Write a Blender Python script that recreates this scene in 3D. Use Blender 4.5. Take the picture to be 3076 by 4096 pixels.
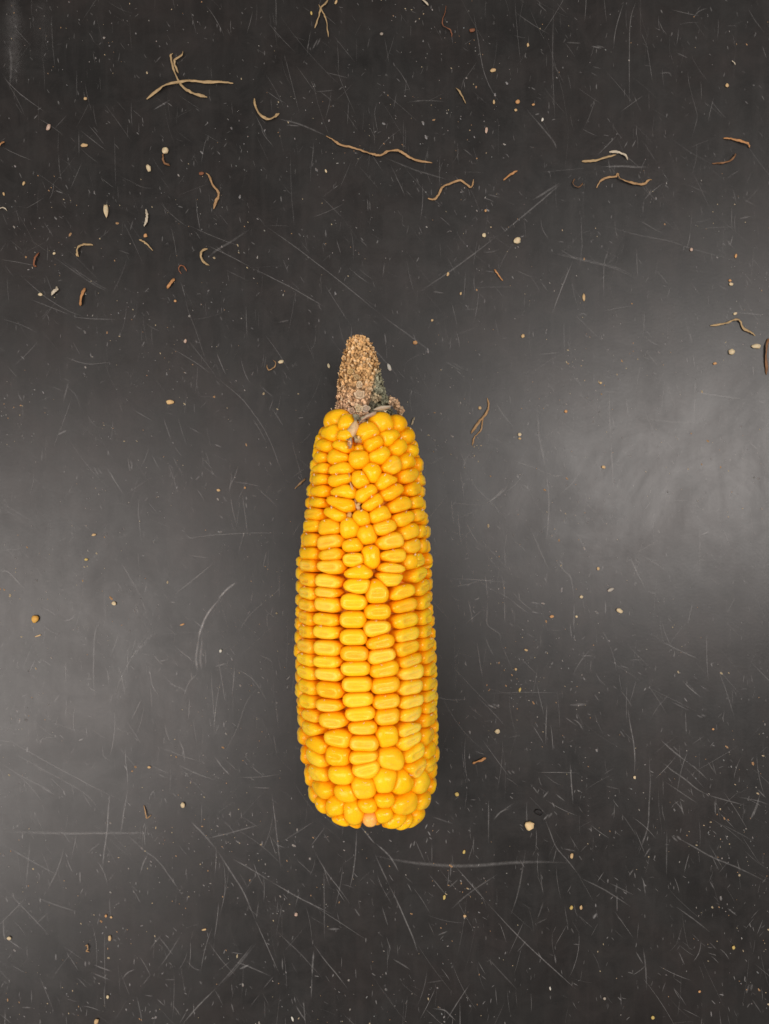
import bpy, bmesh, math, random
import numpy as np
from mathutils import Vector, noise

random.seed(7); np.random.seed(7)
for o in list(bpy.data.objects): bpy.data.objects.remove(o)
S = bpy.context.scene
COL = S.collection

# ------------------------------------------------------------------ camera, world, lamps, exposure
H = 3.4                      # height of the lens above the board (1 unit = 10 cm)
PX = 992.0                   # photo pixels per unit on the board
cam_d = bpy.data.cameras.new('camera'); cam = bpy.data.objects.new('camera', cam_d); COL.objects.link(cam)
cam.location = (0, 0, H); cam.rotation_euler = (0, 0, 0)
cam_d.sensor_fit = 'VERTICAL'
cam_d.angle = 2*math.atan(4096/PX/2/H)
cam_d.clip_end = 100; cam_d.clip_start = 0.05
S.camera = cam

W = bpy.data.worlds.new("World"); S.world = W; W.use_nodes = True
bgn = W.node_tree.nodes['Background']
bgn.inputs[0].default_value = (1.0, 0.95, 0.90, 1); bgn.inputs[1].default_value = 0.25

def lamp(name, loc, sx, sy, radiance, col):
    d = bpy.data.lights.new(name, 'AREA'); d.shape = 'RECTANGLE'; d.size = sx; d.size_y = sy
    d.energy = radiance*math.pi*sx*sy; d.color = col
    o = bpy.data.objects.new(name, d); COL.objects.link(o); o.location = loc
    o.rotation_euler = (Vector((0, 0, 0))-Vector(loc)).to_track_quat('-Z', 'Y').to_euler()
    return o
lamp('overhead_panel', (-5.6, -2.3, 8.0), 5.2, 7.2, 6.2, (1.0, .92, .87))
lamp('overhead_panel', (4.45, 0.3, 8.0), 1.3, 4.6, 17.0, (1.0, .93, .89))
lamp('overhead_panel', (3.3, 1.2, 8.4), 2.6, 7.5, 3.4, (1.0, .94, .89))  # extra broad panel, added to widen the glow on the right

S.view_settings.view_transform = 'Standard'; S.view_settings.look = 'None'
S.view_settings.exposure = 0; S.view_settings.gamma = 1
S.render.engine = 'CYCLES'

# ------------------------------------------------------------------ helpers
def wpt(sx, sy, z=0.0):
    k = (H-z)/H/PX
    return ((sx-1538)*k, -(sy-2048)*k)

TILES = {'T1': (1200, 1300, 3.02), 'T2': (1150, 1650, 2.555), 'T3': (1150, 2200, 2.555), 'T4': (1150, 2750, 2.555),
         'U1': (0, 0, 1.661), 'U2': (1000, 0, 1.661), 'U3': (2000, 0, 1.5437), 'U4': (0, 700, 1.661), 'U5': (1000, 700, 1.661),
         'U6': (2000, 700, 1.5437), 'V1': (0, 1500, 1.4443), 'V2': (1800, 1500, 1.3017), 'V3': (0, 2400, 1.4443),
         'V4': (1800, 2400, 1.3017), 'W1': (0, 3200, 1.1073), 'W2': (1500, 3200, 1.0539)}
def src(t, x, y):
    a, b, s = TILES[t]; return (a+x/s, b+y/s)

def mesh_obj(name, verts, faces, mat, parent=None, smooth=True, attrs=None):
    me = bpy.data.meshes.new(name)
    me.from_pydata([tuple(v) for v in verts], [], faces); me.update()
    if smooth: me.polygons.foreach_set('use_smooth', [True]*len(me.polygons))
    if attrs:
        for an, data in attrs.items():
            a = me.color_attributes.new(an, 'FLOAT_COLOR', 'POINT')
            a.data.foreach_set('color', np.asarray(data, dtype=np.float32).ravel())
    me.materials.append(mat)
    o = bpy.data.objects.new(name, me); COL.objects.link(o)
    if parent: o.parent = parent
    return o
def tag(o, label=None, cat=None, group=None, kind=None):
    if label: o['label'] = label
    if cat: o['category'] = cat
    if group: o['group'] = group
    if kind: o['kind'] = kind
    return o

class NT:
    def __init__(self, name):
        self.m = bpy.data.materials.new(name); self.m.use_nodes = True
        self.t = self.m.node_tree; self.b = self.t.nodes['Principled BSDF']; self.out = self.t.nodes['Material Output']
    def n(self, typ, **kw):
        nd = self.t.nodes.new(typ)
        for k, v in kw.items():
            if k.startswith('i_'): nd.inputs[k[2:].replace('_', ' ')].default_value = v
            else: setattr(nd, k, v)
        return nd
    def l(self, a, b): self.t.links.new(a, b)
    def mix(self, fac, a, b, blend='MIX'):
        nd = self.n('ShaderNodeMix', data_type='RGBA', blend_type=blend)
        for idx, v in ((0, fac), (6, a), (7, b)):
            if isinstance(v, bpy.types.NodeSocket): self.l(v, nd.inputs[idx])
            else: nd.inputs[idx].default_value = v if idx == 0 else (*v, 1) if len(v) == 3 else v
        return nd.outputs[2]
    def math(self, op, a, b=0.0, clamp=False):
        nd = self.n('ShaderNodeMath', operation=op, use_clamp=clamp)
        for i, v in enumerate((a, b)):
            if isinstance(v, bpy.types.NodeSocket): self.l(v, nd.inputs[i])
            else: nd.inputs[i].default_value = v
        return nd.outputs[0]
    def ramp(self, fac, stops):
        nd = self.n('ShaderNodeValToRGB'); self.l(fac, nd.inputs[0]); e = nd.color_ramp.elements
        e[0].position = stops[0][0]; e[0].color = (*stops[0][1], 1)
        e[1].position = stops[-1][0]; e[1].color = (*stops[-1][1], 1)
        for p, c in stops[1:-1]:
            x = e.new(p); x.color = (*c, 1)
        return nd.outputs[0]
    def noise(self, scale, detail=4, rough=.5, vec=None, dist=0):
        nd = self.n('ShaderNodeTexNoise'); nd.inputs['Scale'].default_value = scale
        nd.inputs['Detail'].default_value = detail; nd.inputs['Roughness'].default_value = rough
        nd.inputs['Distortion'].default_value = dist
        if vec: self.l(vec, nd.inputs['Vector'])
        return nd.outputs[0]

# ------------------------------------------------------------------ materials
def mat_kernel():
    M = NT('corn_kernel'); co = M.n('ShaderNodeTexCoord').outputs['Object']
    at = M.n('ShaderNodeAttribute', attribute_name='tone'); sep = M.n('ShaderNodeSeparateColor'); M.l(at.outputs['Color'], sep.inputs[0])
    dent, depth, tone = sep.outputs[0], sep.outputs[1], sep.outputs[2]
    base = M.ramp(tone, [(0, (.97, .44, .003)), (.5, (.98, .525, .006)), (1, (.98, .60, .014))])
    nz = M.noise(14, 4, .6, co)
    base = M.mix(M.math('MULTIPLY', nz, .35), base, (.96, .52, .010))
    nz2 = M.noise(60, 5, .65, co)
    pale = M.mix(nz2, (.95, .62, .06), (.95, .68, .16))
    base = M.mix(dent, base, pale)
    base = M.mix(at.outputs['Alpha'], (.92, .46, .12), base)
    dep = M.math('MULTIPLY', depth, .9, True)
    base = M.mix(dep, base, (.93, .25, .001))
    M.l(base, M.b.inputs['Base Color'])
    M.b.inputs['Subsurface Weight'].default_value = .5
    M.b.inputs['Subsurface Radius'].default_value = (1, .42, .06)
    M.b.inputs['Subsurface Scale'].default_value = .035
    r = M.math('ADD', M.math('MULTIPLY', dent, .22), M.math('ADD', M.math('MULTIPLY', M.noise(30, 4, .6, co), .12), .17))
    M.l(r, M.b.inputs['Roughness'])
    M.b.inputs['Specular IOR Level'].default_value = .34; M.b.inputs['Specular Tint'].default_value = (1, .84, .5, 1)
    bp = M.n('ShaderNodeBump'); bp.inputs['Strength'].default_value = .14; bp.inputs['Distance'].default_value = .004
    M.l(M.noise(55, 5, .6, co), bp.inputs['Height']); M.l(bp.outputs[0], M.b.inputs['Normal'])
    return M.m
def mat_attr(name, rough=.75, bumps=80, dist=.003, sss=0, spec=.3, vary=.5):
    M = NT(name); co = M.n('ShaderNodeTexCoord').outputs['Object']
    at = M.n('ShaderNodeAttribute', attribute_name='tone').outputs['Color']
    nz = M.noise(bumps, 5, .65, co)
    c = M.mix(M.math('MULTIPLY', M.ramp(nz, [(.3, (0, 0, 0)), (.7, (1, 1, 1))]), vary), at, M.mix(1.0, at, (.45, .36, .28), 'MULTIPLY'))
    M.l(c, M.b.inputs['Base Color']); M.b.inputs['Roughness'].default_value = rough
    M.b.inputs['Specular IOR Level'].default_value = spec
    if sss:
        M.b.inputs['Subsurface Weight'].default_value = sss; M.b.inputs['Subsurface Scale'].default_value = .01
    bp = M.n('ShaderNodeBump'); bp.inputs['Strength'].default_value = .6; bp.inputs['Distance'].default_value = dist
    M.l(M.noise(bumps*1.6, 5, .65, co), bp.inputs['Height']); M.l(bp.outputs[0], M.b.inputs['Normal'])
    return M.m
def mat_board():
    M = NT('black_board'); co = M.n('ShaderNodeTexCoord').outputs['Object']
    a = M.noise(1.3, 6, .62, co, .6); b = M.noise(7, 6, .7, co, 1.0); c = M.noise(160, 3, .6, co)
    mp = M.n('ShaderNodeMapping'); M.l(co, mp.inputs[0]); mp.inputs['Scale'].default_value = (26, 1.6, 1)
    d = M.noise(1.0, 4, .6, mp.outputs[0])
    base = M.ramp(a, [(.32, (.0035, .0031, .0029)), (.70, (.0150, .0136, .0128))])
    f = M.math('MULTIPLY', M.ramp(b, [(.40, (0, 0, 0)), (.72, (1, 1, 1))]), .7)
    base = M.mix(f, base, (.021, .0195, .0185))
    f2 = M.math('MULTIPLY', M.ramp(d, [(.5, (0, 0, 0)), (.8, (1, 1, 1))]), .35)
    base = M.mix(f2, base, (.027, .025, .0238))
    f3 = M.ramp(c, [(.62, (0, 0, 0)), (.8, (.5, .5, .5))])
    base = M.mix(f3, base, (.030, .029, .028))
    # fine brown / cool tint patches in the dust film
    t = M.noise(3.1, 4, .6, co, .3)
    base = M.mix(M.math('MULTIPLY', M.ramp(t, [(.4, (0, 0, 0)), (.62, (1, 1, 1))]), .5), base, M.mix(1.0, base, (1.25, .98, .93), 'MULTIPLY'))
    M.l(base, M.b.inputs['Base Color'])
    sm = M.n('ShaderNodeMapping'); M.l(co, sm.inputs[0]); sm.inputs['Scale'].default_value = (9, 2.2, 1); sm.inputs['Rotation'].default_value = (0, 0, .5)
    e = M.ramp(M.noise(1.0, 6, .7, sm.outputs[0], .8), [(.35, (0, 0, 0)), (.68, (1, 1, 1))])
    e2 = M.ramp(M.noise(2.4, 7, .72, co, 1.2), [(.36, (0, 0, 0)), (.64, (1, 1, 1))])
    r = M.math('ADD', M.math('MULTIPLY', e, .035), M.math('ADD', M.math('MULTIPLY', e2, .07), .285))
    r = M.math('ADD', r, M.math('MULTIPLY', c, .06))
    M.l(r, M.b.inputs['Roughness'])
    M.b.inputs['Specular IOR Level'].default_value = .5
    bp = M.n('ShaderNodeBump'); bp.inputs['Strength'].default_value = .12; bp.inputs['Distance'].default_value = .002
    M.l(M.noise(90, 5, .7, co), bp.inputs['Height']); M.l(bp.outputs[0], M.b.inputs['Normal'])
    return M.m
def mat_scratch():
    M = NT('scratch'); at = M.n('ShaderNodeAttribute', attribute_name='fade')
    sep = M.n('ShaderNodeSeparateColor'); M.l(at.outputs['Color'], sep.inputs[0])
    co = M.n('ShaderNodeTexCoord').outputs['Object']
    nz = M.ramp(M.noise(45, 4, .7, co), [(.3, (.25, .25, .25)), (.65, (1, 1, 1))])
    a = M.math('MULTIPLY', sep.outputs[0], nz, True)
    M.b.inputs['Base Color'].default_value = (.58, .56, .55, 1); M.b.inputs['Roughness'].default_value = .6
    M.l(a, M.b.inputs['Alpha'])
    return M.m
MK = mat_kernel(); MCOB = mat_attr('cob_chaff', .85, 60, .006); MSILK = mat_attr('dried_silk', .6, 50, .002, vary=.45)
MCR = mat_attr('crumb', .6, 60, .004, sss=.1, vary=.35); MGL = mat_attr('papery_glume', .6, 40, .003, sss=.1, vary=.3)
MB = mat_board(); MS = mat_scratch()

# ------------------------------------------------------------------ the board
v = []; f = []
X, Y, Z = 3.2, 3.8, -.12
v = [(-X, -Y, 0), (X, -Y, 0), (X, Y, 0), (-X, Y, 0), (-X, -Y, Z), (X, -Y, Z), (X, Y, Z), (-X, Y, Z)]
f = [(0, 1, 2, 3), (7, 6, 5, 4), (0, 4, 5, 1), (1, 5, 6, 2), (2, 6, 7, 3), (3, 7, 4, 0)]
board = mesh_obj('tabletop', v, f, MB, smooth=False)
tag(board, 'black scratched tabletop dusted with fine specks under the corn ear', 'tabletop', kind='structure')

# ------------------------------------------------------------------ the ear of corn
ZAX = 0.272
# silhouette of the kernels: (photo y, centre x, half width), butt end first
PROF = [(3326, 1486, 20), (3321, 1486, 60), (3308, 1487, 120), (3284, 1489, 178), (3255, 1489, 216), (3215, 1487, 244), (3161, 1486, 260),
        (3102, 1484, 272), (3024, 1479, 284), (2945, 1473, 289), (2867, 1470, 289), (2789, 1467, 291), (2709, 1466, 290),
        (2591, 1460.5, 292), (2513, 1458.5, 287), (2435, 1458.5, 283), (2317, 1457, 281), (2237, 1458, 278), (2158, 1460, 267),
        (2080, 1462, 263), (2002, 1462, 250), (1924, 1463, 243), (1846, 1468, 235), (1769, 1463, 220), (1728, 1464, 207),
        (1690, 1461, 190), (1650, 1462, 165), (1615, 1466, 138), (1590, 1466, 100)]
def dens(pts, n=420):
    pts = np.array(pts, float); d = np.r_[0, np.cumsum(np.hypot(np.diff(pts[:, 0]), np.diff(pts[:, 2])))]
    t = np.linspace(0, d[-1], n); out = np.stack([np.interp(t, d, pts[:, i]) for i in range(3)], 1)
    k = np.array([1, 2, 3, 4, 3, 2, 1.]); k /= k.sum()
    for _ in range(2):
        p = np.vstack([out[:1]]*3+[out]+[out[-1:]]*3)
        out = np.stack([np.convolve(p[:, i], k, 'valid') for i in range(3)], 1)
    return out
pr = dens(PROF); kk = (H-ZAX)/H/PX
PY = -(pr[:, 0]-2048)*kk; PXC = (pr[:, 1]-1538)*kk; PR = pr[:, 2]*kk*.985
dY = np.gradient(PY); dR = np.gradient(PR); L = np.hypot(dY, dR); NY = -dR/L; NR = dY/L     # outward normal = NR*radial + NY*Yaxis
NYs = NY*.85; q = np.hypot(NYs, NR); NYs, NRs = NYs/q, NR/q
TH = np.radians(np.linspace(-100, 100, 401))
GX = PXC[:, None]+PR[:, None]*np.sin(TH)[None]; GZ = ZAX+PR[:, None]*np.cos(TH)[None]; GY = PY[:, None]+0*GX
SX = 1538+PX*GX*H/(H-GZ); SY = 2048-PX*GY*H/(H-GZ)
VIS = (np.sin(TH)[None]*NR[:, None]*(-GX)+np.cos(TH)[None]*NR[:, None]*(H-GZ)+NY[:, None]*(-GY)) > -.05
def find(sx, sy):
    e = (SX-sx)**2+(SY-sy)**2+np.where(VIS, 0, 1e7)
    i, j = np.unravel_index(np.argmin(e), e.shape); return i, TH[j]
def find_edge(sy, th):
    z = ZAX+PR*math.cos(th); yy = 2048-PX*PY*H/(H-z)
    i = int(np.argmin(abs(yy-sy))); return i, th
def frame(i, th):
    s, c = math.sin(th), math.cos(th)
    P = np.array([PXC[i]+PR[i]*s, PY[i], ZAX+PR[i]*c])
    n = np.array([NRs[i]*s, NYs[i], NRs[i]*c]); eu = np.array([c, 0, -s])
    ev = np.cross(n, eu); ev /= np.linalg.norm(ev)
    return P, eu, ev, n

K = []   # kernels: dict(P, eu, ev, n, a, b, kind, tone)
def add_k(P, eu, ev, n, a, b, tilt, kind, sink=0, tone=None, vis=True):
    if tilt:
        c, s = math.cos(math.radians(tilt)), math.sin(math.radians(tilt)); eu, ev = eu*c+ev*s, ev*c-eu*s
    K.append(dict(P=P-n*sink, eu=eu, ev=ev, n=n, a=a, b=b, kind=kind, tone=random.random() if tone is None else tone, vis=vis))
def single(t, x, y, hw, hh, tilt=0, kind='r', sink=0, tone=None):
    sx, sy = src(t, x, y); i, th = find(sx, sy); P, eu, ev, n = frame(i, th)
    k = (H-P[2])/H/PX/TILES[t][2]
    ca = max(.45, abs(n[2]))       # foreshortening
    ct = max(.55, math.hypot(n[1], n[2])) if False else 1
    add_k(P, eu, ev, n, hw*k/max(.6, abs(eu[0])), hh*k/max(.55, abs(ev[1])), tilt, kind, sink, tone)
def row(t, xs, bounds, tilt=0, kind='d', hw=None, tone=None):
    """xs: [(y, x)...] crown line; bounds: list of (y0, y1)"""
    ys = [p[0] for p in xs]; vs = [p[1] for p in xs]
    for y0, y1 in bounds:
        yc = (y0+y1)/2; x = np.interp(yc, ys, vs)
        sx, sy = src(t, x, yc); i, th = find(sx, sy); P, eu, ev, n = frame(i, th)
        k = (H-P[2])/H/PX/TILES[t][2]
        add_k(P, eu, ev, n, (hw or .205)*PR[i], (y1-y0)/2*k/max(.6, abs(ev[1])), tilt+random.uniform(-2, 2), kind, random.uniform(0, .006), tone)
def edge(t, deg, bounds, kind='m', inset=0):
    for y0, y1 in bounds:
        sx, sy = src(t, 0, (y0+y1)/2); i, th = find_edge(sy, math.radians(deg)); P, eu, ev, n = frame(i, th)
        k = (H-P[2])/H/PX/TILES[t][2]
        add_k(P, eu, ev, n, .2*PR[i], (y1-y0)/2*k, random.uniform(-3, 3), kind, inset+random.uniform(0, .006))

R_ = 'r'; D_ = 'd'; M_ = 'm'
T1 = [(350, 1085, 122, 125, 0), (515, 1145, 108, 108, 0), (305, 1275, 128, 112, 0), (508, 1312, 95, 82, 0), (235, 1440, 115, 82, 0),
      (460, 1448, 125, 78, -5), (835, 1258, 142, 130, 0), (1042, 1135, 138, 135, 0), (900, 1402, 152, 112, 10), (1125, 1322, 130, 108, 8),
      (1262, 1150, 90, 112, 15), (1365, 1325, 90, 95, 10), (1235, 1465, 135, 108, 10), (985, 1548, 155, 112, 12), (695, 1592, 138, 122, 0),
      (412, 1568, 145, 95, 3), (195, 1580, 80, 72, 0), (1420, 1505, 80, 80, 5)]
for x, y, a, b, t in T1: single('T1', x, y, a, b, t, R_, tone=random.uniform(.1, .5))
single('T1', 690, 1440, 80, 50, 0, R_, .045, .3)
T2 = [(505, 572, 135, 68, 2, R_), (500, 685, 135, 70, 3, R_), (532, 800, 142, 78, -4, R_), (510, 925, 160, 80, -10, M_), (455, 1030, 142, 68, -7, R_),
      (388, 1165, 128, 85, 5, M_), (398, 1315, 140, 82, 8, D_), (408, 1448, 122, 65, 3, D_), (412, 1577, 142, 75, 3, D_),
      (875, 600, 108, 105, 0, R_), (1098, 530, 130, 88, 25, M_), (742, 678, 110, 90, -20, R_), (812, 815, 138, 98, 18, R_), (1045, 690, 158, 84, 12, R_),
      (885, 912, 142, 82, 20, R_), (1100, 808, 158, 82, 9, R_), (1268, 495, 105, 85, 12, R_), (1290, 642, 105, 72, 6, M_), (968, 1028, 142, 88, 6, R_),
      (1175, 937, 158, 74, 8, M_), (1335, 775, 88, 70, 5, M_), (758, 1065, 98, 82, -10, R_), (1022, 1167, 148, 78, 3, M_), (1230, 1078, 122, 70, 8, M_),
      (606, 1182, 108, 112, 0, R_), (818, 1250, 116, 108, 0, R_), (1080, 1312, 148, 86, 4, D_), (1290, 1212, 108, 80, 8, M_), (645, 1350, 118, 75, 0, R_),
      (855, 1470, 104, 125, 0, R_), (1115, 1460, 148, 68, 2, D_), (1320, 1360, 100, 80, 8, M_), (672, 1500, 120, 72, -4, D_), (1320, 1515, 100, 75, 6, M_),
      (1085, 1585, 180, 54, 2, D_), (1360, 905, 75, 65, 4, M_), (1380, 1048, 70, 62, 4, M_), (1415, 1210, 68, 65, 4, M_), (1432, 1362, 70, 70, 4, M_),
      (295, 562, 90, 55, 0, R_), (275, 672, 95, 62, 0, R_), (270, 798, 95, 62, 0, R_), (250, 905, 95, 55, 0, R_), (225, 1025, 95, 62, 3, M_),
      (205, 1152, 95, 66, 8, M_), (190, 1297, 95, 70, 4, M_), (175, 1435, 95, 64, 2, M_)]
for x, y, a, b, t, kd in T2: single('T2', x, y, a, b, t, kd, tone=random.uniform(.1, .55))
T3 = [(730, 228, 168, 80, -2, M_), (720, 367, 150, 80, 6, D_), (670, 537, 133, 85, 0, D_), (662, 718, 135, 88, 0, D_), (668, 895, 142, 83, 0, D_),
      (675, 1064, 148, 80, -2, D_), (690, 1226, 156, 75, 0, D_), (702, 1386, 158, 80, 0, D_), (715, 1546, 158, 80, 0, D_),
      (1070, 305, 195, 70, 1, D_), (925, 435, 122, 124, 0, D_), (932, 637, 133, 82, 2, D_), (918, 808, 142, 84, 4, D_), (960, 947, 142, 74, 7, D_),
      (978, 1092, 142, 80, 7, D_), (1010, 1236, 148, 84, 8, D_), (1020, 1402, 145, 88, 5, D_), (1030, 1562, 135, 80, 5, D_)]
for x, y, a, b, t, kd in T3: single('T3', x, y, a, b, t, kd)
T4 = [(735, 288, 158, 78, 0, D_), (767, 430, 156, 68, 0, D_), (775, 586, 160, 82, 0, D_), (775, 735, 150, 76, 7, D_), (808, 865, 148, 98, 14, D_),
      (762, 1058, 132, 120, -5, M_), (812, 1240, 105, 72, 0, R_), (842, 1385, 72, 70, 0, R_),
      (1040, 316, 125, 96, 3, D_), (1045, 520, 112, 115, 0, M_), (1082, 758, 152, 118, -22, M_), (1015, 985, 130, 145, 0, R_), (1010, 1190, 105, 75, 0, R_),
      (1003, 1348, 100, 85, 0, R_), (1235, 1005, 120, 140, -15, R_), (1245, 1225, 140, 112, 12, M_), (1150, 1405, 125, 75, 18, R_), (1345, 1370, 80, 85, 40, M_),
      (1420, 980, 85, 125, -8, M_), (1430, 1190, 80, 95, 0, M_), (440, 1270, 115, 130, -18, R_), (645, 1322, 112, 130, -8, R_), (570, 1110, 120, 88, -12, M_),
      (515, 925, 130, 98, -3, M_), (475, 725, 118, 105, 0, M_), (488, 532, 138, 92, -3, D_), (505, 1392, 95, 62, -15, R_), (1235, 1425, 90, 60, 25, R_), (300, 1070, 120, 96, -12, R_), (300, 1230, 60, 70, -20, R_)]
for x, y, a, b, t, kd in T4: single('T4', x, y, a, b, t, kd, tone=.35 if y > 1000 else None)
# regular rows
row('T3', [(0, 372), (500, 362), (900, 350), (1400, 385), (1660, 395)], [(248, 390), (387, 490), (490, 645), (648, 775), (778, 915), (922, 1085), (1085, 1210), (1210, 1350), (1358, 1530), (1533, 1662)], -1)
single('T4', 428, 352, 150, 86, -2, D_)
row('T3', [(0, 165), (440, 165), (830, 135), (1250, 150), (1600, 165)], [(95, 225), (236, 372), (372, 500), (500, 622), (625, 765), (768, 910), (910, 1056), (1058, 1186), (1186, 1322), (1328, 1480), (1480, 1625)], -1, D_)
row('T4', [(200, 175), (430, 195), (590, 235), (740, 230), (905, 255)], [(228, 356), (358, 502), (510, 672), (650, 822), (822, 995)], -3, M_)
row('T3', [(430, 1205), (570, 1235), (720, 1250), (860, 1262), (1000, 1275), (1255, 1312), (1600, 1305)], [(362, 505), (508, 642), (644, 795), (795, 945), (920, 1080), (1070, 1196)], 6)
row('T3', [(1255, 1312), (1600, 1305)], [(1175, 1342), (1328, 1506), (1488, 1632)], 6, 'p')
row('T4', [(200, 1325), (430, 1285), (550, 1300), (690, 1345), (830, 1360)], [(205, 372), (362, 500), (468, 642)], 10, 'p')
row('T4', [(690, 1345), (830, 1360)], [(600, 775), (745, 930)], 12)
row('T3', [(100, 1370), (240, 1390), (380, 1430), (520, 1450), (690, 1465), (950, 1480), (1200, 1505), (1600, 1500)], [(35, 185), (175, 325), (305, 458), (455, 605), (605, 762), (765, 905), (890, 1026), (1012, 1152), (1152, 1298), (1300, 1442), (1440, 1552), (1550, 1680)], 4)
row('T4', [(260, 1500), (490, 1490), (650, 1510), (790, 1510)], [(260, 416), (414, 592), (580, 747), (705, 885)], 4, M_)
edge('T3', -83, [(45, 168), (170, 302), (306, 442), (442, 562), (562, 682), (682, 815), (815, 952), (952, 1092), (1092, 1235), (1235, 1342), (1342, 1505), (1505, 1640)])
edge('T4', -83, [(145, 268), (268, 400), (400, 572), (585, 775), (790, 1000), (1005, 1180)])
edge('T2', -84, [(200, 330), (330, 470), (470, 600), (600, 725), (725, 855), (855, 968), (968, 1090), (1090, 1210), (1210, 1365), (1365, 1485)], M_, .006)
edge('T3', 88, [(60, 190), (190, 285), (285, 412), (412, 535), (535, 668), (668, 785), (785, 900), (900, 1030), (1035, 1165), (1165, 1310), (1310, 1455), (1455, 1590)])
edge('T4', 88, [(45, 195), (195, 320), (320, 440), (440, 600), (600, 765), (765, 930), (930, 1090)])
edge('T2', 80, [(460, 612), (618, 750), (750, 870)], M_)
edge('T2', 86, [(870, 1000), (1000, 1150), (1150, 1290), (1290, 1430), (1430, 1560)])
NV = len(K)
min(K, key=lambda k: (1538+PX*k['P'][0]*H/(H-k['P'][2])-1480)**2+(2048-PX*k['P'][1]*H/(H-k['P'][2])-3292)**2)['pink'] = 0
# underside rows, out of the photograph's sight
ty = np.interp(range(len(PY)), range(len(PY)), PY)
Larc = np.r_[0, np.cumsum(np.hypot(np.diff(PY), np.diff(PR)))]
for r_i, deg in enumerate([112, 136, 160, 184, 208, 232, 254]):
    s = .05+(r_i % 2)*.02
    while s < Larc[-1]-.1:
        i = int(np.argmin(abs(Larc-s))); P, eu, ev, n = frame(i, math.radians(deg))
        add_k(P, eu, ev, n, .205*PR[i], .0265, random.uniform(-4, 4), M_, random.uniform(0, .006), vis=False); s += .0545

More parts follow.
